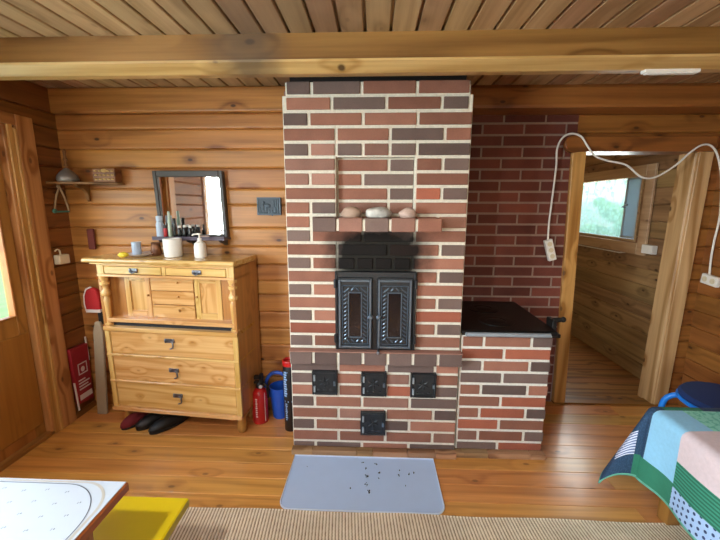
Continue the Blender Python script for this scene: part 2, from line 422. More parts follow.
def tag(o, label, cat, group=None, kind=None):
    o['label'] = label; o['category'] = cat
    if group: o['group'] = group
    if kind: o['kind'] = kind
    return o
def thing(name, label, cat, loc=(0,0,0), group=None, rz=0.0):
    o = bpy.data.objects.new(name, None); COL.objects.link(o); o.location = loc; o.rotation_euler = (0,0,rz)
    o.empty_display_size = 0.1
    return tag(o, label, cat, group)
def struct(o, label=None):
    o['kind'] = 'structure'
    if label: o['label'] = label
    return o
def smooth_path(pts, n=6):
    P = [Vector(p) for p in pts]; out = []
    for i in range(len(P)-1):
        p0 = P[max(i-1,0)]; p1 = P[i]; p2 = P[i+1]; p3 = P[min(i+2, len(P)-1)]
        for k in range(n):
            t = k/n
            out.append(0.5*((2*p1) + (p2-p0)*t + (2*p0-5*p1+4*p2-p3)*t*t + (3*p1-p0-3*p2+p3)*t**3))
    out.append(P[-1]); return out

# ------------------------------------------------------------------ dimensions
XL, XR = -2.13, 2.36
YB, YR, YF = 2.46, 2.65, -2.2      # left back wall, recessed right back wall, wall behind the viewer
ZC = 2.255
LOGZ = [0, .13, .26, .385, .51, .635, .76, .885, .985, 1.10, 1.225, 1.353, 1.51, 1.616, 1.754, 1.876, 2.002, 2.10, ZC]

def log_rows(axis, plane, inward, u0, u1, zs, holes=(), bulge=0.005, thick=0.10, prot=None, mb=None):
    """a wall of horizontal squared logs with V joints; axis = running direction"""
    mb = mb or MB()
    rows = []
    for a, b in zip(zs[:-1], zs[1:]):
        cuts = sorted({a, b} | {z for h in holes for z in (h[2], h[3]) if a < z < b})
        for c, d in zip(cuts[:-1], cuts[1:]): rows.append((c, d, c == a, d == b, a))
    for c, d, lo, hi, base in rows:
        segs = [(u0, u1)]
        for h in holes:
            if h[2] < d - 1e-6 and h[3] > c + 1e-6:
                ns = []
                for s0, s1 in segs:
                    if h[1] <= s0 or h[0] >= s1: ns.append((s0, s1)); continue
                    if h[0] > s0: ns.append((s0, h[0]))
                    if h[1] < s1: ns.append((h[1], s1))
                segs = ns
        p = prot(base) if prot else 0.0
        mb.t = (math.sin(base*91.7 + plane*13.1)*43758.5) % 1.0
        e = min(0.006, (d-c)*0.3)
        poly = [(-thick, c), (-0.006, c)] if lo else [(-thick, c), (bulge, c)]
        if lo: poly += [(bulge*0.6, c+e), (bulge, c+e*2.2)]
        if hi: poly += [(bulge, d-e*2.2), (bulge*0.6, d-e), (-0.006, d)]
        else: poly += [(bulge, d)]
        poly += [(-thick, d)]
        for s0, s1 in segs:
            if axis == 'X': fn = lambda a, b, t: (t, plane + inward*(a+p), b)
            else: fn = lambda a, b, t: (plane + inward*(a+p), t, b)
            mb.prism(poly, fn, s0, s1)
    return mb

# ------------------------------------------------------------------ floor, ceiling
mb = MB(); y = YF; 
while y < YR:
    y2 = min(y + 0.12, YR); x = XL - 0.1
    cuts = [x, XL + random.uniform(0.6, 2.2), XL + random.uniform(2.6, 4.2), XR + 0.1]
    for a, b in zip(cuts[:-1], cuts[1:]):
        mb.rt().box((a + 0.0006, y + 0.001, -0.03), (b - 0.0006, y2 - 0.001, 0))
    y = y2
struct(mb.build('floor', M['floor'], bevel=0.0015))
mb = MB(); y = YR
while y < 5.0:
    y2 = y + 0.11; mb.rt().box((0.9, y + 0.001, -0.03), (XR + 0.1, y2 - 0.001, 0.0)); y = y2
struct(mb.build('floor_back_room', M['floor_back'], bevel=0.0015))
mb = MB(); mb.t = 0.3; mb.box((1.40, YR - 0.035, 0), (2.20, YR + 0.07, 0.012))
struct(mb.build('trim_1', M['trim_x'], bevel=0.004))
mb = MB(); x = -2.17
xs = []
while x < XR + 0.02:
    xs.append(x); x += 0.1115
for a in xs:
    mb.rt()
    b = a + 0.1115
    poly = [(a, .04), (a, .022), (a+.010, .022), (a+.013, 0), (b-.004, 0), (b, .004), (b, .04)]
    mb.prism(poly, lambda p, q, t: (p, t, ZC + q), YF - 0.1, YR + 0.12)
struct(mb.build('ceiling', M['ceil']))

# ------------------------------------------------------------------ walls
struct(log_rows('X', YB, -1, XL, -0.47, LOGZ, prot=lambda z: 0.03 if z > 2.05 else 0.0).build('wall_back', M['wall']))
WIN1 = (-0.95, 0.28, 0.95, 1.92)
DOOR = (1.14, 2.10, 0.0, 1.99)
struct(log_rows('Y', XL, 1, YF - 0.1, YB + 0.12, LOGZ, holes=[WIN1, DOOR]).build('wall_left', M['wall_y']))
WIN3 = (-1.0, 0.9, 0.95, 1.95)
struct(log_rows('X', YF, 1, XL, XR, LOGZ, holes=[(-1.0, 0.9, .95, 1.95)]).build('wall_front', M['wall']))
WIN2 = (3.33, 4.62, 1.19, 1.79)
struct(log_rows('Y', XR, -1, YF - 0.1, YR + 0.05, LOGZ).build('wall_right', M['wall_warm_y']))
# recessed right part: log above the doorway, log right of it, wall plate log across the top
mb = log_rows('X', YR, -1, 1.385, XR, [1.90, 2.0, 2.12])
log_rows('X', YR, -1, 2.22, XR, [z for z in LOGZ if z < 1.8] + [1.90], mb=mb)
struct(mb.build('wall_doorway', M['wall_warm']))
mb = MB(); mb.t = 0.37
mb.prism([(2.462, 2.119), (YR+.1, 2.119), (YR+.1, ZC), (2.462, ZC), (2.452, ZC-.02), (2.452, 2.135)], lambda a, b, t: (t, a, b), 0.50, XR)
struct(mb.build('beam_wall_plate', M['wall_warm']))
mb = MB(); mb.t = 0.62
mb.prism([(1.73, 2.150), (1.893, 2.150), (1.893, ZC), (1.73, ZC)], lambda a, b, t: (t, a, b), XL - .02, XR + .02)
mb.m = 1; mb.prism([(1.732, 2.150), (1.737, 2.142), (1.797, 2.113), (1.805, 2.112), (1.885, 2.125), (1.892, 2.150)], lambda a, b, t: (t, a, b), XL - .02, XR + .02)  # slanted lower face, shaped and toned to look lit from below
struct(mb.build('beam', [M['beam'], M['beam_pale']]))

# back room
BZ = [0, .14, .28, .41, .55, .68, .83, .97, 1.10, 1.24, 1.38, 1.52, 1.66, 1.80, 1.94, 2.08, 2.25]
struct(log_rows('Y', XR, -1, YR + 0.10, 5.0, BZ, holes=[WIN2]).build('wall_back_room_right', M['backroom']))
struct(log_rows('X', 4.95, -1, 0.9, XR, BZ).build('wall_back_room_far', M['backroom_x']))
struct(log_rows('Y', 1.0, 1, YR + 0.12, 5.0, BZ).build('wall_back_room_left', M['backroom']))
mb = MB(); x = 0.95
while x < XR: mb.rt().box((x, YR + .1, 2.2), (x + .098, 5, 2.23)); x += 0.1
struct(mb.build('ceiling_back_room', M['ceil']))

# brick recess wall
def brick_rows(mb, fn, u0, u1, z0, nrow, pitch, full, colors, start=0, j=0.015, dep=0.03):
    """rows of running bond; fn(ua,ub,za,zb) puts one brick; colors(row, i) -> material index"""
    for r in range(nrow):
        za = z0 + r*pitch + j/2; zb = z0 + (r+1)*pitch - j/2
        u = u0 if (r + start) % 2 == 0 else u0 - full/2
        i = 0
        while u < u1 - 0.01:
            a = max(u, u0) + j/2; b = min(u + full, u1) - j/2
            if b - a > 0.02:
                mb.rt(); mb.m = colors(r, i); fn(mb, a, b, za, zb); i += 1
            u += full
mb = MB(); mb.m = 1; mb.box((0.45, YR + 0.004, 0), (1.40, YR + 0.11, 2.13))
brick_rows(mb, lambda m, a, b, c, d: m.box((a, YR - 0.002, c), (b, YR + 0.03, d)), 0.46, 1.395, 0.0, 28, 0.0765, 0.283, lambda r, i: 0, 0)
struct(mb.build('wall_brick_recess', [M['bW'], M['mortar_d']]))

# ------------------------------------------------------------------ doorway to the back room
mb = MB(); mb.t = .2
mb.hexa([(1.405,YR-.03,0),(1.49,YR-.03,0),(1.49,YR+.13,0),(1.405,YR+.13,0)], [(1.355,YR-.03,1.89),(1.445,YR-.03,1.89),(1.445,YR+.13,1.89),(1.355,YR+.13,1.89)])
struct(mb.build('trim_2', M['trim_z'], bevel=0.004))
mb = MB(); mb.t = .7
zc = 1.923; poly = []
for k in range(13):
    a = PI/2 + PI*k/12*1.0
    poly.append((1.345 + 0.055*math.cos(a), zc + 0.058*math.sin(a)))
poly += [(1.40, zc-.05), (2.285, zc-.052), (2.285, zc+.047), (1.40, zc+.05)]
mb.prism(poly, lambda a, b, t: (a, t, b), YR - .05, YR - 0.015)
mb.box((1.44, YR - .016, 1.872), (2.20, YR + .13, 1.91))
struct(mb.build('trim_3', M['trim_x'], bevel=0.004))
mb = MB(); mb.t = .45
def sk(z): return 2.185 if z > 1 else 2.135
# jamb, step and casing of the right post (it leans a little)
for (a0, a1, y0, y1) in ((0.0, .03, YR-.01, YR+.13), (.0, .025, YR-.02, YR-.01), (.012, .105, YR-.03, YR-.012)):
    mb.hexa([(2.145+a0,y0,0),(2.145+a1,y0,0),(2.145+a1,y1,0),(2.145+a0,y1,0)], [(2.185+a0,y0,1.875),(2.185+a1,y0,1.875),(2.185+a1,y1,1.875),(2.185+a0,y1,1.875)])
struct(mb.build('trim_4', M['trim_pale'], bevel=0.003))

# back room window with casing, sash and lace
def frame_yz(mb, x0, x1, y0, y1, z0, z1, w):
    mb.rt().box((x0, y0, z0), (x1, y0 + w, z1)); mb.rt().box((x0, y1 - w, z0), (x1, y1, z1))
    mb.rt().box((x0, y0 + w, z0), (x1, y1 - w, z0 + w)); mb.rt().box((x0, y0 + w, z1 - w), (x1, y1 - w, z1))
mb = MB(); frame_yz(mb, XR - .035, XR - .012, 3.17, 4.78, 1.085, 1.86, 0.10)
w2 = struct(mb.build('window_2', M['casing_pale'], bevel=0.004))
mb = MB(); frame_yz(mb, XR - .01, XR + .09, 3.33, 4.62, 1.19, 1.79, 0.02); mb.build('window_frame', M['casing_pale'], w2)
mb = MB(); mb.box((XR + .06, 3.35, 1.21), (XR + .064, 4.60, 1.77)); mb.build('pane', M['glass'], w2)
mb = MB(); frame_yz(mb, XR - .004, XR + .03, 3.36, 3.55, 1.215, 1.765, .014)
sh = mb.build('sash', M['shutter'], w2, bevel=.003)
mb = MB(); mb.box((XR + .008, 3.37, 1.225), (XR + .014, 3.54, 1.755)); mb.build('sash_panel_translucent', M['translucent_panel'], sh)  # translucent stand-in for the grey sash panel, so outside light brightens it
mb = MB(); mb.tube([(XR, 3.53, 1.50), (XR - .03, 3.53, 1.50), (XR - .03, 3.46, 1.52)], .007); mb.build('sash_handle', M['pew'], sh)
mb = MB(); ny, nz = 90, 12
vs = []; fs = []
for i in range(ny + 1):
    yy = 3.55 + (4.60 - 3.55)*i/ny
    for k in range(nz + 1):
        zz = 1.20 + .57*k/nz
        vs.append((XR + .035 + .014*math.sin(yy*55 + .6*math.sin(zz*4)), yy, zz))
for i in range(ny):
    for k in range(nz):
        a = i*(nz+1) + k; fs.append((a, a+1, a+nz+2, a+nz+1))
mb.add(vs, fs)
tag(mb.build('lace_curtain', M['lace'], smooth=True), 'white lace curtain over the small window in the back room', 'curtain')

# ------------------------------------------------------------------ left door
d1 = bpy.data.objects.new('door_1', None); COL.objects.link(d1); struct(d1); d1.location = (XL - .04, 1.62, 0)
DX = XL - .06
mb = MB()
mb.rt().box((DX, 1.17, .03), (DX + .035, 1.30, 1.95)); mb.rt().box((DX, 2.01, .03), (DX + .035, 2.075, 1.95))
mb.rt().box((DX, 1.30, 1.84), (DX + .035, 2.01, 1.95)); mb.rt().box((DX, 1.30, .70), (DX + .035, 2.01, .838)); mb.rt().box((DX, 1.30, .03), (DX + .035, 2.01, .16))
mb.build('door_leaf', M['door'], d1, bevel=.004)
mb = MB(); mb.t = .3; mb.box((DX + .030, 1.20, .10), (DX + .044, 2.062, .728)); mb.build('door_panel', M['doorp'], d1, bevel=.006, seg=2)
mb = MB(); mb.box((DX + .014, 1.30, .836), (DX + .019, 2.01, 1.842)); mb.build('pane', M['glass'], d1)
mb = MB(); frame_yz(mb, DX + .0, DX + .045, 1.30, 2.01, .838, 1.84, .012); mb.build('glazing_bead', M['door'], d1, bevel=.003)
mb = MB()
mb.rt().box((DX - .02, 2.077, 0), (XL + .012, 2.10, 1.98)); mb.rt().box((XL - .0, 2.096, 0), (XL + .022, 2.13, 1.98))
mb.rt().box((XL, 2.13, 0), (XL + .030, 2.148, 1.95)); mb.rt().box((XL, 2.15, 0), (XL + .026, 2.262, 2.03))
mb.rt().box((DX - .02, 1.14, 0), (XL + .012, 1.165, 1.98)); mb.rt().box((XL, 1.03, 0), (XL + .026, 1.14, 2.03))
mb.build('door_casing', M['trim_z'], d1, bevel=.004)
mb = MB(); mb.rt().box((XL, 1.14, 1.965), (XL + .026, 2.15, 2.03)); mb.rt().box((DX - .02, 1.14, 1.955), (XL + .012, 2.10, 1.985))
mb.build('head_casing', M['trim_y'], d1, bevel=.004)
mb = MB(); mb.t = .5; mb.box((XL - .08, 1.14, 0), (XL + .012, 2.10, .03)); mb.build('threshold', M['trim_y'], d1, bevel=.004)
mb = MB(); mb.t = .6
mb.box((XL + .012, 2.262, 0), (XL + .026, YB - .012, .045))
struct(mb.build('baseboard_left', M['wall_y'], bevel=.004))

# left window and window behind the viewer
def window_y(name, W, X):
    mb = MB(); y0, y1, z0, z1 = W
    frame_yz(mb, X, X + .028, y0 - .09, y1 + .09, z0 - .09, z1 + .09, .095)
    o = struct(mb.build(name, M['trim_z'], bevel=.004))
    mb = MB(); frame_yz(mb, X - .08, X - .02, y0, y1, z0, z1, .05)
    mb.rt().box((X - .07, (y0+y1)/2 - .025, z0), (X - .03, (y0+y1)/2 + .025, z1))
    mb.rt().box((X - .065, y0, z0 + .62), (X - .04, y1, z0 + .645))
    mb.build('window_frame', M['white'], o, bevel=.003)
    mb = MB(); mb.box((X - .055, y0 + .04, z0 + .04), (X - .05, y1 - .04, z1 - .04)); mb.build('pane', M['glass'], o)
    return o
window_y('window_1', WIN1, XL)
mb = MB(); x0, x1, z0, z1 = WIN3
for a, b in (((x0-.09, z0-.09), (x0+.005, z1+.09)), ((x1-.005, z0-.09), (x1+.09, z1+.09)), ((x0, z0-.09), (x1, z0+.005)), ((x0, z1-.005), (x1, z1+.09))):
    mb.rt().box((a[0], YF, a[1]), (b[0], YF + .028, b[1]))
w3 = struct(mb.build('window_3', M['trim_z'], bevel=.004))
mb = MB()
for a, b in (((x0, z0), (x0+.05, z1)), ((x1-.05, z0), (x1, z1)), ((x0, z0), (x1, z0+.05)), ((x0, z1-.05), (x1, z1)), ((-.075, z0), (-.025, z1))):
    mb.box((a[0], YF - .08, a[1]), (b[0], YF - .03, b[1]))
mb.build('window_frame', M['white'], w3, bevel=.003)
mb = MB(); mb.box((x0 + .04, YF - .055, z0 + .04), (x1 - .04, YF - .05, z1 - .04)); mb.build('pane', M['glass'], w3)

# ------------------------------------------------------------------ fireplace
CX0, CX1, CY = -0.490, 0.507, 1.985
fp = thing('fireplace', 'tall brick fireplace with black cast-iron doors in the middle of the room', 'fireplace', (0.008, CY, 0))
mats = [M['bR'], M['bb'], M['bD'], M['bV'], M['mortar']]
KEY = {'R': 0, 'b': 1, 'D': 2, 'V': 3}
mb = MB(); mb.m = 4
FY = CY + 0.007
# mortar core with a shallow niche
NX0, NX1, NZ0, NZ1 = -0.207, 0.214, 1.448, 1.762
for a, b in (((CX0+.004, FY, 0.04), (NX0, 2.75, 2.07)), ((NX1, FY, 0.04), (CX1-.004, 2.75, 2.07)),
             ((NX0, FY, 0.04), (NX1, 2.75, NZ0)), ((NX0, FY, NZ1), (NX1, 2.75, 2.07)), ((NX0, FY + .045, NZ0), (NX1, 2.75, NZ1)),
             ((-.468, FY, 2.07), (.487, 2.75, 2.136))):
    mb.box(a, b)
J = 0.0085
P, Fu = 0.0755, 0.285
def put(x0, x1, k, z0, z1, dy=0.0, d=0.05):
    mb.rt(); mb.m = KEY[k]
    mb.box((x0 + J, CY + dy, z0 + J), (x1 - J, CY + dy + d, z1 - J))
def run(z0, z1, x0, spec, dy=0.0):
    """spec: letters; upper = stretcher, '.' after letter = half"""
    x = x0; i = 0
    while i < len(spec):
        k = spec[i]; w = Fu
        if i + 1 < len(spec) and spec[i+1] == '.': w = Fu/2; i += 1
        put(x, x + w, k, z0, z1, dy); x += w; i += 1
    return x
zt = 2.068
rows_top = ['RDRR.', 'D.RRR', 'RRDR.', 'D.b.D.b.D.D', None, None, None, None, None, 'D.RDR', 'RDRD.', 'D.RRR', 'R', 'D.R.', 'RR', 'D.R.', 'RR', 'D.R.']
# row above: narrower
for x0, x1, k in ((-.468, -.33, 'D'), (-.33, -.07, 'D'), (-.07, .215, 'R'), (.215, .487, 'R')): put(x0, x1, k, zt, 2.146, .0)
x = -.472
for w, k in ((.246, 'R'), (.285, 'D'), (.285, 'R'), (.142, 'D')): put(x, x + w, k, zt - P, zt); x += w
def z_of(i): return zt - (i+1)*.0764, zt - i*.0764
for i, spec in ((1, 'D.RRR'), (2, 'RRDR.')): run(*z_of(i), CX0, spec)
a, b = z_of(3); run(a, b, CX0, 'D.b.D.b.D.D')
# niche rows
for i, left, mid, right in ((4, 'b', 'RD.', 'R.D.'), (5, 'b.b.', 'R.D', 'R'), (6, 'R', 'RD.', 'V.D.'), (7, 'R.D.', 'bb.', 'R')):
    a, b = z_of(i)
    run(a, b, CX0, left); run(a, b, NX0, mid, .045); 
    x = NX1 + .003
    for k, w in (((right[0], .288),) if len(right) == 1 else ((right[0], .144), (right[2], .144))): put(x, x + w, k, a, b); x += w
a, b = z_of(8); run(a, b, CX0, 'R.'); run(a, b, CX0 + Fu/2, 'DbDb'.replace('D', 'D').replace('b', 'b')[:1]); put(-.08, .2, 'b', a, b); put(.2, .345, 'R', a, b); put(.345, CX1, 'b', a, b)
a, b = z_of(9); run(a, b, CX0, 'D.RDR')
a, b = z_of(10); run(a, b, CX0, 'RDRD.')
a, b = z_of(11); put(CX0, CX0 + Fu/2, 'D', a, b); put(CX0 + Fu/2, -.205, 'R', a, b)
for k in range(4): put(-.205 + k*.104, -.205 + (k+1)*.104, 'D', a, b)
put(.213, CX1, 'R', a, b)
for i in range(12, 18):
    a, b = z_of(i)
    if i % 2 == 0: put(CX0, -.205, 'R' if i != 16 else 'V', a, b)
    else: put(CX0, CX0 + Fu/2, 'D', a, b); put(CX0 + Fu/2, -.205, 'R', a, b)
    if i % 2 == 0: put(.235, .36, 'R', a, b); put(.36, CX1, 'D', a, b)
    else: put(.235, CX1, 'V' if i == 15 else 'R', a, b)
    put(-.205, .235, 'D', a, b, .02)
# courses under the ledge
zb = 0.6085
low = ['DRDR.', 'D.RbR', 'RRVD.', 'D.RbD', 'RbRD.', 'D.RDR', 'RRRb.']
run(.036, zb - 7*P, CX0, 'D.DRD')
for r, spec in enumerate(low):
    b = zb - r*P; a = b - P
    run(a, b, CX0, spec)
# side courses
for sx in (CX0, CX1):
    for r in range(27):
        a = .08 + r*P; 
        if .6 < a < .66: continue
        y = CY + .055 if r % 2 else CY + .055 - .14
        while y < 2.7:
            mb.rt(); mb.m = random.choice([0, 0, 1, 2])
            y0 = max(y, CY + .055)
            if sx < 0: mb.box((sx, y0 + J, a + J), (sx + .05, y + Fu - J, a + P - J))
            else: mb.box((sx - .05, y0 + J, a + J), (sx, y + Fu - J, a + P - J))
            y += Fu
mb.build('brickwork', mats, fp, bevel=.0025)
# ledge course
mb = MB(); mb.m = 4; mb.box((CX0 + .012, 1.936, .613), (CX1 - .004, CY + .02, .682))
x = -.483
for k, w in zip('DDDDDDD', (.142,)*7):
    mb.rt(); mb.m = KEY[k]; mb.box((x + J, 1.928, .609), (x + w - J, CY, .681)); x += w
mb.rt(); mb.m = 1; mb.box((-.484, 1.930, .681), (.508, CY, .687))
mb.build('ledge', mats, fp, bevel=.002)
mb = MB(); mb.m = 4; mb.box((-.318, 1.858, 1.378), (.345, CY + .01, 1.440))
x = -.323
for k, w in zip('DbDbR', (.135,)*5):
    mb.rt(); mb.m = KEY[k]; mb.box((x + J*.8, 1.85, 1.375), (x + w - J*.8, CY + .005, 1.446)); x += w
mb.build('mantel_shelf', mats, fp, bevel=.004)
mb = MB()
x = CX0 - .004
for w in (.13, .27, .1, .21, .17, .124):
    mb.rt().box((x + .001, 1.957 + random.uniform(-.004, .004), 0), (x + w - .001, 2.0, .036)); x += w
mb.build('plinth', M['plinth'], fp, bevel=.003)
mb = MB(); mb.box((-.45, CY + .03, 2.14), (.47, 2.6, ZC + .004)); mb.build('collar', M['sheet'], fp, bevel=.003)
# fire doors
mb = MB(); mb.box((-.216, 1.963, .690), (.238, CY + .01, 1.147))
for sx in (-.214, .222): mb.box((sx, 1.950, .70), (sx + .014, 1.97, 1.14))
mb.box((-.216, 1.955, 1.10), (.238, 1.972, 1.147))
for k in range(2):
    for zz in (.76, 1.08): mb.tube([(-.213 + k*.448, 1.952, zz - .025), (-.213 + k*.448, 1.952, zz + .025)], .010, 10)
mb.build('door_frame', M['iron'], fp, bevel=.003)
def rect_ring(mb, x0, x1, z0, z1, w, y0, y1):
    mb.box((x0, y0, z0), (x0 + w, y1, z1)); mb.box((x1 - w, y0, z0), (x1, y1, z1))
    mb.box((x0 + w, y0, z0), (x1 - w, y1, z0 + w)); mb.box((x0 + w, y0, z1 - w), (x1 - w, y1, z1))
for sd, (x0, x1) in enumerate(((-.199, -.004), (.020, .218))):
    z0, z1 = .700, 1.118
    mb = MB(); mb.box((x0, 1.946, z0), (x1, 1.964, z1))
    dr = mb.build('firebox_door', M['iron'], fp, bevel=.004)
    mb = MB(); rect_ring(mb, x0 + .006, x1 - .006, z0 + .010, z1 - .012, .012, 1.934, 1.947)
    rect_ring(mb, x0 + .024, x1 - .024, z0 + .030, z1 - .045, .005, 1.939, 1.947)
    rect_ring(mb, x0 + .058, x1 - .058, z0 + .070, z1 - .082, .007, 1.936, 1.947)
    mb.build('rim', M['iron_hi'], dr, bevel=.003)
    mb = MB(); mb.box((x0 + .064, 1.944, z0 + .076), (x1 - .064, 1.947, z1 - .088)); mb.build('glass_pane', M['sooty'], dr)
    mb = MB()
    cx0, cx1, cz0, cz1 = x0 + .0435, x1 - .0435, z0 + .052, z1 - .066
    def leaf(c, ang):
        X = Matrix.Translation(c) @ Matrix.Rotation(ang, 4, 'Y')
        mb.ball((0, 0, 0), (.016, .005, .0045), 8, 4, X)
    n = 13
    for k in range(n):
        zz = cz0 + (cz1 - cz0)*(k + .5)/n
        leaf((cx0, 1.944, zz), -.7); leaf((cx1, 1.944, zz), .7)
    for k in range(4):
        xx = cx0 + (cx1 - cx0)*(k + .5)/4
        leaf((xx, 1.944, cz0), .8 if k < 2 else -.8); leaf((xx, 1.944, cz1), -.8 if k < 2 else .8)
    mb.build('ornament', M['iron_hi'], dr, smooth=True)
    mb = MB(); kx = x1 - .010 if sd == 0 else x0 + .010
    X = Matrix.Translation((kx, 1.946, .898)) @ Matrix.Rotation(PI/2, 4, 'X')
    mb.lathe([(.006, 0), (.006, .018), (.013, .024), (.014, .032), (.008, .038)], n=14, X=X); mb.build('knob', M['iron_hi'], dr, smooth=True)
mb = MB(); mb.tube([(.03, 1.955, .695), (.03, 1.925, .690)], .006); mb.ball((.03, 1.922, .689), .010); mb.build('damper_knob', M['pew'], fp, smooth=True)
def hatch(xc, zc, w=.150):
    mb = MB(); h = w/2
    rect_ring(mb, xc - h, xc + h, zc - h, zc + h, .012, 1.962, CY + .01)
    o = mb.build('soot_hatch', M['iron'], fp, bevel=.003)
    mb = MB(); mb.box((xc - h + .012, 1.966, zc - h + .012), (xc + h - .012, CY + .01, zc + h - .012))
    for k in range(3):
        for q in range(2):
            X = Matrix.Translation((xc, 1.966, zc + .004)) @ Matrix.Rotation(k*PI/3 + .4, 4, 'Y')
            mb.ball((.022, 0, 0) if q else (-.022, 0, 0), (.018, .005, .006), 8, 4, X)
    mb.ball((xc, 1.964, zc + .004), (.010, .006, .010), 10, 6)
    for k in range(3): mb.ball((xc - .035 + .035*k, 1.966, zc - .045), (.012, .004, .006), 8, 4)
    mb.build('hatch_door', M['iron'], o, bevel=.002)
    mb = MB()
    for q in (-1, 1):
        mb = MB(); mb.tube([(xc - h + .016, 1.958, zc + q*.035 - .018), (xc - h + .016, 1.958, zc + q*.035 + .018)], .006, 8); mb.build('hinge', M['steel'], o)  # pale steel tone paints the bright highlight on the hinge
    mb = MB(); mb.box((xc + h - .022, 1.954, zc - .012), (xc + h - .010, 1.966, zc + .012))
    mb.build('latch', M['iron_hi'], o)
hatch(-.283, .475); hatch(.008, .472); hatch(.297, .470); hatch(.005, .217)

# stones on the mantel
def stone(label, c, r, mat, seed):
    rnd = random.Random(seed); mb = MB()
    mb.ball((0, 0, 0), 1, 24, 16)
    ph = [rnd.uniform(0, 6) for _ in range(6)]
    vs = []
    for p in mb.v:
        k = 1 + .06*math.sin(3*p.x + ph[0]) + .05*math.sin(4*p.y + ph[1]) + .05*math.sin(5*p.z + ph[2] + 2*p.x)
        z = p.z*k
        if z < -.55: z = -.55 + (z + .55)*.1
        vs.append(Vector((c[0] + p.x*k*r[0], c[1] + p.y*k*r[1], c[2] + (z + .6)*r[2])))
    mb.v = vs
    return tag(mb.build('stone', mat, smooth=True), label, 'stone', 'stones on the fireplace shelf')
stone('rounded brown stone, leftmost on the brick mantel shelf', (-.122, 1.925, 1.445), (.060, .045, .037), M['stone_br'], 1)
stone('white and grey mottled stone, middle of the brick mantel shelf', (.022, 1.925, 1.445), (.070, .045, .037), M['stone_gy'], 2)
stone('small pale pinkish stone, rightmost on the brick mantel shelf', (.176, 1.925, 1.445), (.050, .04, .031), M['stone_pk'], 3)

# ------------------------------------------------------------------ brick cooking range
rg = thing('brick_stove', 'low brick cooking stove with black iron hob beside the fireplace', 'stove', (.775, 2.0, 0))
mb = MB(); mb.m = 4; mb.box((.512, 2.006, .04), (1.028, YR - .004, .772))
RP = .0752
specs = ['R.RD.', 'VV', 'D.RD.', 'DD', 'R.DR.', 'RV', 'R.VD.', 'VR', 'b.RD.', 'DV']
mats2 = [M['bR'], M['bb'], M['bD'], M['bV'], M['mortar_w']]
for r, spec in enumerate(specs):
    b = .773 - r*RP; a = max(b - RP, .036); x = .514; i = 0
    if spec.count('.') == 0: x = .49
    while i < len(spec):
        k = spec[i]; w = .272
        if i + 1 < len(spec) and spec[i+1] == '.': w = .128; i += 1
        mb.rt(); mb.m = KEY[k]; mb.box((max(x, .511) + J, 2.0, a + J), (min(x + w, 1.04) - J, 2.05, b - J)); x += w; i += 1
for r in range(10):
    b = .773 - r*RP; a = max(b - RP, .036); y = 2.052 if r % 2 else 1.92
    while y < YR:
        mb.rt(); mb.m = random.choice([0, 3, 2]); mb.box((.99, max(y, 2.052) + J, a + J), (1.036, min(y + .272, YR) - J, b - J)); y += .272
mb.build('brickwork', mats2, rg, bevel=.0025)
mb = MB(); x = .505
for w in (.2, .25, .093):
    mb.rt().box((x, 1.972, 0), (x + w - .002, 2.02, .034)); x += w
mb.box((1.01, 2.02, 0), (1.046, YR - .005, .034)); mb.build('plinth', M['plinth'], rg, bevel=.003)
mb = MB(); mb.box((.511, 1.992, .775), (1.05, YR - .006, .806))
hb = mb.build('hob_plate', M['hob'], rg, bevel=.004)
mb = MB()
for cy in (2.17, 2.44):
    mb.lathe([(.105, 0), (.105, .004), (.098, .006), (.06, .006), (.057, .003), (.05, .006), (.0, .007)], (.76, cy, .8055), n=32, cap=False)
mb.build('hob_ring', M['hob'], hb, smooth=True)
mb = MB(); mb.tube([(.53, 1.972, .789), (1.0, 1.972, .789)], .013, 10)
for x in (.535, .99): mb.tube([(x, 1.995, .785), (x, 1.972, .785)], .008, 8)
mb.build('towel_rail', M['steel'], rg, smooth=True)
mb = MB(); mb.box((1.05, 2.06, .77), (1.075, 2.14, .85)); mb.tube([(1.06, 2.08, .845), (1.115, 2.08, .85)], .014, 10); mb.ball((1.118, 2.08, .85), .017); mb.box((1.05, 2.05, .745), (1.10, 2.10, .768))
mb.build('damper_handle', M['sheet'], rg, bevel=.003)

# ------------------------------------------------------------------ dresser
ang = math.radians(-5.5)
dr = thing('dresser', 'pale pine dresser with turned front columns against the log wall', 'dresser', (-1.300, 2.142, 0), rz=ang)
W = .462
def part(mb, name, mat, par=None, **k): return mb.build(name, mat, par or dr, world=False, **k)
mb = MB(); mb.t = .4
mb.box((-W, .0, .14), (-W + .022, .27, 1.145)); part(mb, 'side_panel', M['pine_side'], bevel=.003)
mb = MB(); mb.t = .4; mb.box((W - .022, .0, .14), (W, .33, 1.145)); part(mb, 'side_panel', M['pine_side'], bevel=.003)
mb = MB(); mb.t = .2
mb.box((-W + .02, .255, .14), (W - .02, .268, 1.145)); part(mb, 'back_panel', M['pine_side'])
mb = MB(); mb.t = .55
mb.prism([(-.018, 1.160), (.30, 1.160), (.30, 1.187), (-.014, 1.187), (-.022, 1.178), (-.022, 1.168)], lambda a, b, t: (t, a, b - .010), -.545, .472)
mb.box((-.50, -.012, 1.139), (.468, .30, 1.15))
part(mb, 'top', M['pine'], bevel=.003)
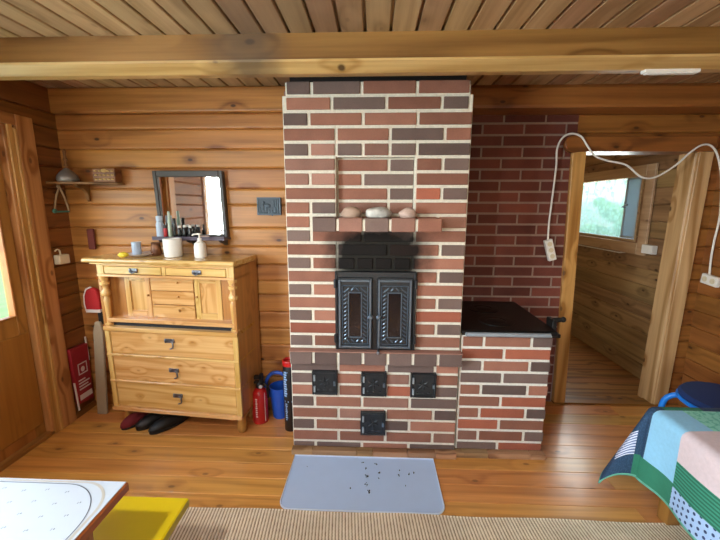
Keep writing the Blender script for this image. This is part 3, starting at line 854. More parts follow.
# rails
mb = MB()
for z0, z1, y0 in ((1.060, 1.076, -.006), (1.128, 1.140, 0.0), (.700, .728, -.010), (.528, .542, -.008), (.343, .357, -.008), (.137, .162, -.014)):
    mb = MB(); mb.rt().box((-W + .0, y0, z0), (W, .25, z1)); part(mb, 'rail', M['pine'], bevel=.002)
mb = MB(); mb.t = .6; mb.box((-.013, 0, 1.076), (.013, .05, 1.130)); 
for s in (-1, 1): mb.box((s*(W - .025) - .025, -.002, 1.07), (s*(W - .025) + .025, .03, 1.14)); mb.box((s*(W-.017) - .017, -.003, .15), (s*(W-.017) + .017, .02, .705))
mb.box((-W + .02, .085, .78), (W - .02, .095, 1.062))
part(mb, 'front_frame', M['pine_z'], bevel=.003)
mb = MB(); mb.box((-W + .03, .03, .728), (W - .03, .06, .758)); part(mb, 'slot_gap_shade', M['black'])  # black board painted in for the darkness inside the gap
def pull(par, x, z, y=-.003, w=.055, drop=False, tilt=0):
    mb = MB()
    mb.box((x - w/2, y - .004, z - .013), (x + w/2, y, z + .013))
    for s in (-1, 1): mb.ball((x + s*w*.40, y - .006, z), (.009, .005, .015), 10, 6)
    if drop:
        pts = [(x + .012, y - .012, z), (x + .03, y - .02, z - .004), (x + .034, y - .022, z - .035), (x + .012, y - .02, z - .047)]
        mb.tube(smooth_path(pts, 4), .005, 6)
    else: mb.tube([(x - w*.35, y - .014, z - .006), (x, y - .018, z - .014), (x + w*.35, y - .014, z - .006)], .005, 6)
    part(mb, 'handle', M['pew'], par, smooth=True)
def panelled(name, x0, x1, z0, z1, y, mat):
    mb = MB().rt(); mb.box((x0 + .003, y, z0 + .003), (x1 - .003, y + .018, z1 - .003)); return part(mb, name, mat, bevel=.003)
d = panelled('drawer', -W + .05, -.013, 1.076, 1.129, -.002, M['pine']); pull(d, -.20, 1.105)
d = panelled('drawer', .013, W - .05, 1.076, 1.129, -.002, M['pine']); pull(d, .225, 1.105)
for i, (z0, z1, hz) in enumerate(((.540, .702, .650), (.355, .530, .448), (.160, .345, .270))):
    d = panelled('drawer', -W + .034, W - .034, z0, z1, .004, M['pine']); pull(d, -.005 + .012*i, hz, y=.004, w=.065, drop=True)
# middle section: two doors, three small drawers
for s in (-1, 1):
    x0, x1 = sorted((s*.155, s*.335)); mb = MB()
    mb.rt().box((x0, .066, .782), (x0 + .035, .088, 1.056)); mb.rt().box((x1 - .035, .066, .782), (x1, .088, 1.056))
    o = part(mb, 'cabinet_door', M['pine_z'], bevel=.002)
    mb = MB(); mb.rt().box((x0 + .035, .066, .782), (x1 - .035, .088, .822)); part(mb, 'door_rail', M['pine'], o, bevel=.002); mb = MB(); mb.rt().box((x0 + .035, .066, 1.02), (x1 - .035, .088, 1.056)); part(mb, 'door_rail', M['pine'], o, bevel=.002)
    mb = MB(); mb.rt().box((x0 + .033, .076, .82), (x1 - .033, .085, 1.022)); part(mb, 'door_panel', M['pine_z'], o)
    mb = MB(); mb.ball((s*.170, .060, .93), .008, 10, 6); part(mb, 'knob', M['pine_side'], o, smooth=True)
    mb = MB(); mb.t = .7; a, b = sorted((s*.338, s*(W - .02))); mb.box((a, .07, .78), (b, .085, 1.06)); part(mb, 'inner_panel', M['pine_side'])
for z0, z1 in ((.782, .868), (.872, .960), (.964, 1.056)):
    mb = MB().rt(); mb.box((-.148, .062, z0), (.150, .085, z1)); d = part(mb, 'small_drawer', M['pine'], bevel=.003)
    mb = MB(); mb.ball((.045, .056, (z0+z1)/2 + .012), .008, 10, 6); part(mb, 'knob', M['pine_side'], d, smooth=True)
mb = MB(); mb.t = .33; mb.box((-W + .02, .004, .757), (W - .02, .09, .783)); part(mb, 'inner_shelf', M['pine'], bevel=.003)
# scrolled columns
for s in (-1, 1):
    mb = MB(); cx = s*(W - .024)
    mb.lathe([(.020, .724), (.026, .735), (.026, .745), (.018, .75), (.017, .78), (.020, .86), (.022, .90), (.016, .925), (.027, .935), (.030, .95), (.024, .965), (.018, .975), (.019, .995), (.028, 1.005), (.028, 1.018), (.020, 1.025), (.024, 1.04), (.028, 1.05), (.028, 1.062)], (cx, .022, 0), n=20)
    part(mb, 'column', M['pine_z'], smooth=True)
for sx in (-1, 1):
    for yy in (.075, .245):
        mb = MB(); mb.lathe([(.022, 0), (.03, .012), (.034, .05), (.028, .085), (.03, .1), (.036, .115), (.036, .14)], (sx*(W - .045), yy, 0), n=16)
        part(mb, 'foot', M['pine_side'], smooth=True)

# ------------------------------------------------------------------ things on the dresser
ZT = 1.1775
mb = MB(); mb.lathe([(.045, 0), (.052, .004), (.056, .06), (.056, .118), (.052, .120), (.050, .116), (.046, .012), (.0, .012)], (-1.297, 2.265, ZT), n=28, cap=False)
tag(mb.build('cup', M['white'], smooth=True), 'plain white cup on the dresser under the mirror, left of the soap pump', 'cup')
so = thing('soap_dispenser', 'white pump soap bottle on the dresser front edge', 'soap dispenser', (-1.11, 2.25, ZT))
mb = MB(); mb.lathe([(.034, 0), (.037, .006), (.037, .07), (.032, .092), (.014, .105), (.013, .112)], so.location, n=24); mb.build('bottle', M['white'], so, smooth=True)
L = so.location
mb = MB(); mb.lathe([(.013, .112), (.013, .124), (.005, .126), (.005, .145), (.012, .146), (.012, .155)], L, n=16); mb.tube([(L.x, L.y, L.z + .150), (L.x - .035, L.y - .01, L.z + .148), (L.x - .040, L.y - .011, L.z + .140)], .005); mb.build('pump', M['white'], so, smooth=True)
mb = MB(); mb.lathe([(.04, 0), (.05, .003), (.085, .014), (.086, .017), (.05, .007), (.0, .006)], (-1.545, 2.30, ZT), n=32, cap=False)
tag(mb.build('saucer', M['label'], smooth=True), 'shallow pale dish on the left half of the dresser top', 'dish')
mb = MB(); mb.lathe([(.024, 0), (.027, .004), (.028, .07), (.030, .082), (.027, .082), (.025, .07), (.022, .01), (0, .01)], (-1.572, 2.315, ZT + .0075), n=24, cap=False)
mg = tag(mb.build('egg_cup', M['bottle_b'], smooth=True), 'small pale blue beaker standing in the shallow dish', 'beaker')
X = Matrix.Translation((-1.588, 2.205, ZT + .019)) @ Matrix.Rotation(.4, 4, 'Z') @ Matrix.Rotation(PI/2, 4, 'Y')
mb = MB(); mb.lathe([(.002, -.031), (.006, -.027), (.015, -.018), (.019, 0), (.015, .018), (.006, .027), (.002, .031)], n=18, X=X)
tag(mb.build('lemon', M['lemon'], smooth=True), 'yellow lemon lying in front of the shallow dish on the dresser', 'lemon')
mb = MB(); mb.t = .4; mb.lathe([(.028, 0), (.034, .01), (.030, .05), (.026, .075), (.030, .085), (.027, .085), (.02, .02), (0, .02)], (-1.455, 2.34, ZT), n=22, cap=False)
tag(mb.build('wooden_beaker', M['oldwood'], smooth=True), 'small brown wooden beaker right of the shallow dish, at the back of the dresser', 'beaker')

# ------------------------------------------------------------------ mirror with shelf
mi = thing('mirror', 'dark-framed wall mirror with a little shelf above the dresser', 'mirror', (-1.235, 2.44, 1.29))
mb = MB()
def mpt(u, v, y): return (-1.475 + u*(.472 + .0*v) + (.012*(1-v)), y, 1.292 + v*.440)
for (u0, u1, v0, v1) in ((0, .055, 0, 1), (.945, 1, 0, 1), (.055, .945, .91, 1), (.055, .945, 0, .04)):
    mb.hexa([mpt(u0,v0,2.405), mpt(u1,v0,2.405), mpt(u1,v0,2.446), mpt(u0,v0,2.446)], [mpt(u0,v1,2.405), mpt(u1,v1,2.405), mpt(u1,v1,2.446), mpt(u0,v1,2.446)])
mb.build('frame', M['frame'], mi, bevel=.004)
mb = MB(); mb.hexa([mpt(.05,.03,2.422), mpt(.95,.03,2.422), mpt(.95,.03,2.430), mpt(.05,.03,2.430)], [mpt(.05,.92,2.422), mpt(.95,.92,2.422), mpt(.95,.92,2.430), mpt(.05,.92,2.430)])
mb.build('glass', M['mirror'], mi)
mb = MB(); mb.box((-1.475, 2.335, 1.277), (-.985, 2.446, 1.292)); mb.box((-1.475, 2.333, 1.292), (-.985, 2.340, 1.302)); mb.build('shelf', M['frame_sh'], mi, bevel=.003)
for x in (-1.43, -1.24, -1.02):
    mb = MB(); mb.prism([(2.446, 1.277), (2.35, 1.277), (2.37, 1.262), (2.42, 1.25), (2.446, 1.235)], lambda a, b, t: (t, a, b), x - .012, x + .012); mb.build('bracket', M['frame'], mi)
def bottle(label, x, r, h, mat, capm, neck=.45, y=2.366, cap=.25, name='bottle'):
    o = thing(name, label, 'bottle', (x, y, 1.292), 'toiletries on the mirror shelf')
    mb = MB(); hb = h*(1 - cap)
    mb.lathe([(r*.9, 0), (r, h*.03), (r, hb*.82), (r*neck*1.15, hb*.97), (r*neck, hb)], o.location, n=18); mb.build('body', mat, o, smooth=True)
    mb = MB(); mb.lathe([(r*neck*1.2, hb), (r*neck*1.2, h*.98), (r*neck, h)], o.location, n=16); mb.build('cap', capm, o, smooth=True)
    return o
bottle('wide pale blue bottle, leftmost on the mirror shelf', -1.430, .024, .145, M['bottle_b'], M['bottle_b'], .7)
bottle('tall slim pale green bottle on the left of the mirror shelf', -1.362, .013, .175, M['bottle_g'], M['bottle_g'], .6)
bottle('short red and black bottle between the pale bottles on the mirror shelf', -1.395, .012, .085, M['redlab'], M['blackp'], .8)
bottle('tall thin black bottle just right of the pale green one on the mirror shelf', -1.330, .011, .13, M['bottle_k'], M['bottle_k'], .8)
bottle('black bottle with white cap, left of three alike on the mirror shelf', -1.298, .0135, .082, M['bottle_k'], M['white'], .6, cap=.18)
bottle('black bottle with white cap, middle of three alike on the mirror shelf', -1.262, .0135, .085, M['bottle_k'], M['white'], .6, cap=.18)
bottle('black bottle with white cap, right of three alike on the mirror shelf', -1.226, .0135, .082, M['bottle_k'], M['white'], .6, cap=.18)
bottle('black pointed bottle, rightmost dark one on the mirror shelf', -1.186, .013, .085, M['bottle_k'], M['bottle_k'], .35, cap=.35)
mb = MB(); mb.tube([(-1.165, 2.36, 1.300), (-1.10, 2.365, 1.301)], [.008, .007], 10)
tag(mb.build('cream_tube', M['stone_pk'], smooth=True), 'small pale pink tube lying on the mirror shelf', 'tube', 'toiletries on the mirror shelf')

# plaque
pq = thing('wall_plaque', 'small dark blue-grey cast relief plaque hung on the log wall left of fireplace', 'plaque', (-.705, 2.44, 1.50))
mb = MB(); mb.box((-.785, 2.425, 1.443), (-.626, 2.449, 1.560)); mb.build('plate', M['plaque'], pq, bevel=.003)
mb = MB(); rect_ring(mb, -.785, -.626, 1.443, 1.56, .007, 2.420, 2.426)
rr = random.Random(4)
for k in range(7): mb.ball((-.765 + .02*k, 2.425, 1.475 + .02*math.sin(k*1.3)), (.008, .004, .022), 8, 5)
for k in range(9): mb.ball((-.77 + .016*k, 2.425, 1.455), (.010, .004, .006), 8, 5)
for k in range(3): mb.tube([(-.67 + .013*k, 2.425, 1.46), (-.672 + .015*k, 2.424, 1.545)], .003, 6)
mb.ball((-.715, 2.424, 1.505), (.024, .005, .014), 10, 6); mb.ball((-.74, 2.424, 1.525), (.010, .005, .010), 8, 6)
mb.build('relief', M['plaque_hi'], pq, smooth=True)

# ------------------------------------------------------------------ corner shelf + things
sf = thing('corner_shelf', 'narrow wooden shelf in the left corner', 'shelf', (-1.9, 2.44, 1.64))
mb = MB(); mb.t = .3; mb.prism([(-2.118, 2.30), (-2.0, 2.31), (-1.85, 2.36), (-1.72, 2.405), (-1.69, 2.446), (-2.118, 2.446)], lambda a, b, t: (a, b, t), 1.640, 1.656); mb.build('board', M['oldwood'], sf, bevel=.003)
mb = MB(); mb.t = .3; mb.prism([(2.446, 1.64), (2.34, 1.64), (2.35, 1.625), (2.40, 1.61), (2.425, 1.585), (2.432, 1.54), (2.446, 1.53)], lambda a, b, t: (t, a, b), -1.965, -1.945); mb.build('bracket', M['oldwood'], sf)
be = thing('hand_bell', 'dark metal hand bell with tall handle on the corner shelf', 'bell', (-2.015, 2.36, 1.656))
L = be.location
mb = MB(); mb.lathe([(.054, 0), (.060, .008), (.062, .020), (.056, .040), (.040, .062), (.022, .078), (.012, .088), (0, .089)], L, n=28, cap=False); mb.build('bell_body', M['bronze'], be, smooth=True)
mb = MB(); mb.lathe([(.008, .08), (.008, .095), (.014, .105), (.008, .118), (.008, .130), (.014, .142), (.009, .155), (.008, .175), (.011, .192), (.005, .208)], L, n=16); mb.build('handle', M['oldwood'], be, smooth=True)
cb = thing('keepsake_box', 'small carved wooden box on the corner shelf, right of the bell', 'box', (-1.78, 2.41, 1.656))
mb = MB(); mb.t = .4; mb.box((-1.855, 2.375, 1.656), (-1.705, 2.444, 1.745)); mb.build('box_body', M['oldwood'], cb, bevel=.004)
mb = MB()
for k in range(5):
    for q in range(3): mb.ball((-1.835 + .028*k, 2.374, 1.675 + .026*q), (.012, .005, .007), 8, 5, Matrix.Identity(4))
mb.ball((-1.775, 2.372, 1.73), (.020, .007, .014), 10, 6)
mb.build('carving', M['carve'], cb, smooth=True)
hg = thing('strap_hanger', 'pale V-shaped strap with green tips hanging under the corner shelf', 'strap', (XL + .03, 2.36, 1.63))
mb = MB()
mb.tube([(XL + .028, 2.385, 1.625), (XL + .026, 2.355, 1.57), (XL + .026, 2.325, 1.475)], .006, 8)
mb.tube([(XL + .028, 2.385, 1.625), (XL + .030, 2.41, 1.56), (XL + .03, 2.432, 1.470)], .006, 8); mb.ball((XL + .02, 2.385, 1.63), .012); mb.build('strap', M['strap'], hg, smooth=True)
mb = MB(); mb.ball((XL + .026, 2.325, 1.468), (.010, .018, .016)); mb.tube([(XL + .026, 2.325, 1.462), (XL + .03, 2.432, 1.462)], .006, 8); mb.build('tip', M['green'], hg, smooth=True)
ws = thing('wall_socket', 'cream wall socket with a cord loop on the log wall beside the door', 'socket', (XL + .02, 2.325, 1.15))
mb = MB(); mb.box((XL + .006, 2.283, 1.115), (XL + .05, 2.365, 1.178)); mb.build('box', M['cream'], ws, bevel=.006, seg=2)
mb = MB(); mb.tube(smooth_path([(XL + .03, 2.315, 1.175), (XL + .03, 2.312, 1.205), (XL + .03, 2.295, 1.216), (XL + .026, 2.280, 1.205)]), .005); mb.build('cord', M['cream'], ws, smooth=True)

# red things by the left corner
mb = MB(); mb.box((-1.995, 2.428, 1.20), (-1.945, 2.446, 1.345))
tag(mb.build('hand_towel', M['pinkcloth'], bevel=.008, seg=2), 'dull red cloth hanging on the wall at the left end of dresser', 'cloth')
mt = thing('oven_mitt', 'red mitt with white edging hanging in the corner left of dresser', 'mitt', (-1.985, 2.40, .83))
mb = MB()
prof = [(-.052, .0), (-.058, .05), (-.055, .11), (-.035, .155), (.0, .17), (.035, .155), (.052, .11), (.055, .03), (.048, .0)]
mb.prism(prof, lambda a, b, t: (-1.985 + a, t, .765 + b), 2.385, 2.43); mb.build('body', M['redcloth'], mt, bevel=.012, seg=3)
mb = MB(); mb.tube([(-1.985 + a*1.04, 2.395, .765 + b*1.02) for a, b in prof[:5]], .008); mb.box((-1.985 - .052, 2.382, .755), (-1.985 + .052, 2.433, .778)); mb.build('edging', M['label'], mt, bevel=.004)
mb = MB(); mb.box((-1.96, 2.385, .665), (-1.925, 2.43, .758)); mb.build('cuff', M['black'], mt, bevel=.008)
bl = thing('fire_blanket', 'red fire blanket pouch hung low on the left wall', 'fire blanket', (XL + .03, 2.35, .30))
mb = MB(); mb.hexa([(XL+.008,2.285,.10),(XL+.04,2.285,.10),(XL+.04,2.415,.085),(XL+.008,2.415,.085)], [(XL+.008,2.265,.52),(XL+.04,2.265,.52),(XL+.04,2.425,.515),(XL+.008,2.425,.515)]); mb.build('pouch', M['redpouch'], bl, bevel=.008, seg=2)
mb = MB(); X0 = XL + .041
mb.box((X0, 2.295, .125), (X0 + .001, 2.405, .165))
for k in range(4): mb.box((X0, 2.30, .20 + .022*k), (X0 + .001, 2.30 + (.10, .08, .095, .06)[k], .210 + .022*k))
rect_ring2 = [((2.31, .31), (2.39, .318)), ((2.31, .385), (2.39, .393)), ((2.31, .31), (2.317, .393)), ((2.383, .31), (2.39, .393))]
for (a, b), (c, d) in rect_ring2: mb.box((X0, a, b), (X0 + .001, c, d))
mb.ball((X0, 2.35, .345), (.001, .018, .02), 10, 6)
mb.build('label', M['label'], bl)
mb = MB(); mb.tube([(XL + .03, 2.275, .27), (XL + .034, 2.281, .06)], .006); mb.build('pull_strap', M['label'], bl); mb = MB(); mb.tube([(XL + .03, 2.42, .56), (XL + .036, 2.42, .38)], .006); mb.build('pull_strap', M['label'], bl)
mb = MB()
tag(mb.prism([(-.035, 0), (.035, 0), (.035, .62), (.02, .69), (-.02, .69), (-.035, .62)], lambda a, b, t: (-1.975 + a + b*.03, 2.34 + b*.06 + t, b), -.012, .012).build('leaning_board', M['board'], bevel=.004), 'grey-beige narrow board leaning on the wall left of the dresser', 'board')

# ------------------------------------------------------------------ between dresser and fireplace
ex = thing('fire_extinguisher', 'small red fire extinguisher with black valve between dresser and fireplace', 'fire extinguisher', (-.79, 2.30, 0))
L = ex.location
mb = MB(); mb.lathe([(.045, 0), (.053, .006), (.054, .02), (.054, .215), (.048, .235), (.026, .252), (.02, .256)], L, n=28); mb.build('cylinder', M['red'], ex, smooth=True)
mb = MB(); mb.lathe([(.02, .254), (.022, .262), (.022, .285), (.016, .30)], L, n=16)
mb.box((L.x - .045, L.y - .014, .29), (L.x + .03, L.y + .014, .305)); mb.box((L.x - .050, L.y - .012, .318), (L.x + .02, L.y + .012, .345)); mb.box((L.x + .005, L.y - .012, .30), (L.x + .03, L.y + .012, .36))
mb.tube([(L.x + .03, L.y, .29), (L.x + .055, L.y, .27), (L.x + .06, L.y, .18)], .009); mb.build('valve', M['blackp'], ex, bevel=.003)
mb = MB(); mb.lathe([(.012, 0), (.012, .010)], (0, 0, 0), 14, Matrix.Translation((L.x + .018, L.y - .02, .275)) @ Matrix.Rotation(PI/2, 4, 'X')); mb.build('gauge', M['label'], ex)
mb = MB()
def on_cyl(L, r, a, z0, z1, da):
    vs = []
    for q in (a - da, a, a + da):
        for z in (z0, z1): vs.append((L.x + (r + .0008)*math.sin(q), L.y - (r + .0008)*math.cos(q), z))
    mb.add(vs, [(0, 2, 3, 1), (2, 4, 5, 3)])
for k in range(9): on_cyl(L, .054, -.15, .06 + .016*k, .070 + .016*k, .10 if k % 2 else .14)
on_cyl(L, .054, .95, .02, .235, .05)
mb.build('lettering', M['label'], ex)
wc = thing('watering_can', 'blue plastic watering can behind the black canister', 'watering can', (-.665, 2.375, 0))
L = wc.location
mb = MB(); mb.lathe([(.052, 0), (.056, .004), (.072, .22), (.074, .235), (.068, .235), (.05, .02), (0, .02)], L, n=28, cap=False); mb.build('body', M['blue'], wc, smooth=True)
mb = MB(); mb.tube(smooth_path([(L.x - .066, L.y, .15), (L.x - .098, L.y, .20), (L.x - .095, L.y, .27), (L.x - .055, L.y, .325), (L.x + .01, L.y, .33), (L.x + .06, L.y, .28), (L.x + .068, L.y, .225)]), .013, 10); mb.build('handle', M['blue'], wc, smooth=True)
cn = thing('gas_canister', 'tall black canister with red cap standing against the fireplace side', 'canister', (-.555, 2.225, 0))
L = cn.location
mb = MB(); mb.lathe([(.040, 0), (.043, .004), (.043, .462), (.040, .468)], L, n=28); mb.build('body', M['blackp'], cn, smooth=True)
mb = MB(); mb.lathe([(.044, .466), (.046, .470), (.046, .496), (.043, .502), (.036, .503), (.034, .49), (0, .49)], L, n=28, cap=False); mb.build('cap', M['red'], cn, smooth=True)
mb = MB(); rr = random.Random(3)
for k in range(11): on_cyl(L, .043, -.55 + rr.uniform(-.05, .05), .255 + .0165*k, .267 + .0165*k, .25 + .08*(k % 2))
mb.build('lettering', M['labelblue'], cn); mb = MB()
for k in range(9): on_cyl(L, .043, -.45, .085 + .014*k, .094 + .014*k, .12 + .10*((k*2) % 3)/2)
mb.build('lettering', M['labelblue'], cn); mb = MB(); on_cyl(L, .043, -.1, .215, .225, .6); mb.build('stripe', M['labelblue'], cn); mb = MB(); on_cyl(L, .043, -.1, .425, .43, .8)
mb.build('stripe', M['labelblue'], cn)

# footwear
def shoe(label, cat, c, ang, mat, dot=None, L=.24, w=.045, name='clog'):
    o = thing(name, label, cat, c, 'footwear under the dresser', ang)
    mb = MB(); vs = []; n = 14
    secs = [(-.5, .7, .03, .0), (-.44, .95, .045, 0), (-.25, 1.0, .055, 0), (-.02, .95, .068, 0), (.15, 1.02, .066, 0), (.32, .98, .05, 0), (.44, .7, .035, 0), (.5, .3, .02, 0)]
    for u, ww, hh, _ in secs:
        for k in range(n):
            a = 2*PI*k/n; y = math.cos(a)*w*ww; z = max(math.sin(a), -.55)
            vs.append((u*L, y, .014 + (z + .55)*hh*.62))
    fs = []
    for i in range(len(secs)-1):
        for k in range(n): fs.append((i*n+k, i*n+(k+1) % n, (i+1)*n+(k+1) % n, (i+1)*n+k))
    fs.append(tuple(range(n))); fs.append(tuple((len(secs)-1)*n + k for k in range(n)))
    mb.add(vs, fs); mb.build('upper', mat, o, world=False, smooth=True)
    mb = MB(); pts = []
    for k in range(24):
        a = 2*PI*k/24; pts.append((math.cos(a)*L*.5, math.sin(a)*w*(1.03 + .1*math.cos(a))))
    mb.prism(pts, lambda a, b, t: (a, b, t), 0, .016); mb.build('sole', M['black'], o, world=False, bevel=.003)
    if dot:
        mb = MB(); mb.ball((.02, -w*.88, .055), (.008, .005, .008), 10, 6); mb.build('rivet', M['label'], o, world=False)
    return o
da = math.radians(232)
shoe('black clog with white rivet poking out from under the dresser', 'clog', (-1.405, 2.215, 0), da, M['black'], True, L=.26)
shoe('plain black clog under the dresser between red slipper and riveted clog', 'clog', (-1.525, 2.245, 0), da, M['black'], L=.24)
shoe('dark red slipper, leftmost of the footwear under the dresser', 'slipper', (-1.655, 2.25, 0), math.radians(246), M['maroon'], L=.22, name='slipper')

# ------------------------------------------------------------------ hearth plate, rug, ash
hp = thing('hearth_plate', 'pale blue-grey metal floor plate in front of the fireplace', 'hearth plate', (-.05, 1.75, 0))
def rrect(x0, x1, y0, y1, r):
    pts = [(x0, y1), ]
    for cx, cy, a0 in ((x0 + r, y0 + r, PI), (x1 - r, y0 + r, 1.5*PI)):
        for k in range(9): pts.append((cx + r*math.cos(a0 + k*PI/16), cy + r*math.sin(a0 + k*PI/16)))
    pts.append((x1, y1)); return pts
mb = MB(); mb.prism(rrect(-.472, .372, 1.553, 1.954, .055), lambda a, b, t: (a, b, t), 0, .0035); mb.build('plate', M['mat'], hp)
mb = MB(); mb.tube([(a, b, .004) for a, b in rrect(-.469, .369, 1.556, 1.951, .053)], .0045, 6, closed=True); mb.build('rim', M['mat_rim'], hp, smooth=True)
mb = MB(); rr = random.Random(11)
def at_(px, py):  # crumbs lie where ash fell on the plate
    return (-.47 + (px - 281)/162*.84, 1.555 + (508 - py)/50*.4)
for px, py, n in ((362, 464, 3), (364, 470, 2), (366, 478, 7), (367, 486, 4), (369, 492, 6), (377, 466, 5), (380, 474, 4), (379, 479, 2), (401, 476, 3), (402, 472, 1), (413, 474, 2), (418, 473, 2), (300, 470, 1), (350, 488, 1), (408, 484, 1)):
    cx, cy = at_(px, py)
    for k in range(n):
        s = rr.uniform(.0015, .0045)
        mb.ball((cx + rr.gauss(0, .004), cy + rr.gauss(0, .007), .005), (s, s*rr.uniform(.6, 2), .0025), 6, 4)
tag(mb.build('ash_crumbs', M['char']), 'black ash crumbs scattered on the pale metal floor plate', 'ash', kind='stuff')
mb = MB()
nx, ny = 80, 40; x0, x1, y0, y1 = -1.35, 1.50, .30, 1.546
vs = []; fs = []
for i in range(nx + 1):
    for k in range(ny + 1):
        x = x0 + (x1 - x0)*i/nx; y = y0 + (y1 - y0)*k/ny
        vs.append((x, y + (.004*math.sin(x*9) if k == ny else 0), .007 + .0012*math.sin(x*14 + y*5)*math.sin(y*11)))
for i in range(nx):
    for k in range(ny): a = i*(ny+1)+k; fs.append((a, a+ny+1, a+ny+2, a+1))
mb.add(vs, fs)
mb.tube([(x0 + (x1-x0)*k/40, y1 - .002 + .004*math.sin((x0 + (x1-x0)*k/40)*9), .005) for k in range(41)], .0045, 6)
tag(mb.build('rug', M['rug'], smooth=True), 'beige and brown woven floor runner across the room', 'rug')

# ------------------------------------------------------------------ table and bench
tb = thing('dining_table', 'white-topped table with brown wooden edge in the near left corner', 'table', (-1.3, .45, 0))
mb = MB(); mb.t = .4; mb.box((-2.05, .02, .700), (-.696, .884, .728)); mb.build('tabletop', M['tedge'], tb, bevel=.004)
mb = MB(); mb.box((-2.045, .025, .728), (-.701, .879, .7305)); mb.m = 1
def strip(path, w, z, closed=False):
    for (a, b), (c, d) in zip(path[:-1], path[1:]):
        t = Vector((c - a, d - b)); t.normalize(); nrm = Vector((-t.y, t.x))*w/2
        mb.add([(a-nrm.x, b-nrm.y, z), (c-nrm.x, d-nrm.y, z), (c+nrm.x, d+nrm.y, z), (a+nrm.x, b+nrm.y, z)], [(0,1,2,3)])
def rr_path(x1, y1, r, dx):
    pts = [(-2.0, y1)] ; 
    for k in range(17):
        a = PI/2 - k*PI/32; pts.append((x1 - r + r*math.cos(a), y1 - r + r*math.sin(a)))
    pts.append((x1, .06)); return pts
strip(rr_path(-.720, .864, .14, 0), .0022, .7312); mb.m = 2
strip(rr_path(-.712, .872, .10, 0), .007, .7309); mb.m = 1
for i in range(12):
    for k in range(9):
        x = -.775 - i*.062; y = .838 - k*.04 - .006*(i % 2)
        if x > -.80 and y > .82: continue
        mb.box((x - .004, y, .7306), (x - .003, y + .006, .7309)); mb.box((x + .001, y + .003, .7306), (x + .003, y + .007, .7309))
mb.build('oilcloth', [M['cloth_w'], M['cloth_line'], M['cloth_edge']], tb)
mb = MB(); mb.t = .2
for a, b in (((-1.98, .09, .61), (-.77, .11, .70)), ((-1.98, .79, .61), (-.77, .81, .70)), ((-1.98, .11, .61), (-1.96, .79, .70)), ((-.79, .11, .61), (-.77, .79, .70))): mb.box(a, b)
mb.build('apron', M['tedge'], tb)
for x in (-1.96, -.80):
    for y in (.10, .80):
        mb = MB().rt(); mb.hexa([(x-.02,y-.02,0),(x+.02,y-.02,0),(x+.02,y+.02,0),(x-.02,y+.02,0)], [(x-.03,y-.03,.70),(x+.03,y-.03,.70),(x+.03,y+.03,.70),(x-.03,y+.03,.70)]); mb.build('leg', M['tlegs'], tb, bevel=.004)
bn = thing('bench', 'bright yellow wooden bench tucked along the white table', 'bench', (-1.2, .98, 0))
mb = MB(); mb.box((-1.90, .86, .418), (-.672, 1.130, .450)); mb.build('seat', M['yellow'], bn, bevel=.004)
mb = MB(); mb.box((-.674, .862, .420), (-.6705, 1.128, .446)); mb.build('end_edge', M['yellow_d'], bn)
for x in (-1.80, -.80):
    mb = MB(); mb.hexa([(x-.02,.88,0),(x+.02,.88,0),(x+.02,1.10,0),(x-.02,1.10,0)], [(x-.02,.90,.418),(x+.02,.90,.418),(x+.02,1.08,.418),(x-.02,1.08,.418)]); mb.build('leg', M['yellow'], bn, bevel=.004)
mb = MB(); mb.box((-1.78, .975, .25), (-.82, 1.005, .33)); mb.build('stretcher', M['yellow'], bn, bevel=.004)

# ------------------------------------------------------------------ bed + patchwork quilt
BX, BY, BZ_ = 1.372, 1.645, .545
bd = thing('bed', 'low bed under the patchwork quilt at the right', 'bed', (1.85, .7, 0))
mb = MB(); mb.box((BX + .02, -.25, .32), (XR - .03, BY - .02, BZ_ - .012)); mb.build('mattress', M['label'], bd, bevel=.03, seg=3)
mb = MB(); mb.t = .3; mb.box((BX + .03, -.26, .2), (XR - .03, BY - .03, .32)); mb.build('frame', M['tedge'], bd, bevel=.004)
for x in (BX + .07, XR - .08):
    for y in (-.2, BY - .08):
        mb = MB().rt(); mb.box((x - .03, y - .03, 0), (x + .03, y + .03, .2)); mb.build('leg', M['tlegs'], bd)
QM = [quilt_mat('quilt_sky', '#8fc7e6'), quilt_mat('quilt_navy', '#26405c', 'speck', '#2f4c69', 90), quilt_mat('quilt_green', '#2f7d62'),
      quilt_mat('quilt_pink', '#d5c3c6'), quilt_mat('quilt_green_stripe', '#3a8f74', 'stripe', '#226650', 64), quilt_mat('quilt_dots', '#a6c4ea', 'dots', '#2c3c6a', 36),
      quilt_mat('quilt_mint', '#8fd8c8', 'speck', '#6cc3ae', 55), quilt_mat('quilt_white_stripe', '#cfd6e6', 'stripe', '#5a6a94', 60), quilt_mat('quilt_binding', '#6bb8a2')]
OV = .39
def prof(s, flare):
    R = .028
    if s <= 0: return s, 0.0
    L = R*PI/2*.8
    if s < L: a = s/R; return R*math.sin(a), R*(1 - math.cos(a))
    a = L/R; h0, d0 = R*math.sin(a), R*(1 - math.cos(a)); t = s - L
    return h0 + t*flare, d0 + t*math.sqrt(max(0, 1 - flare*flare))
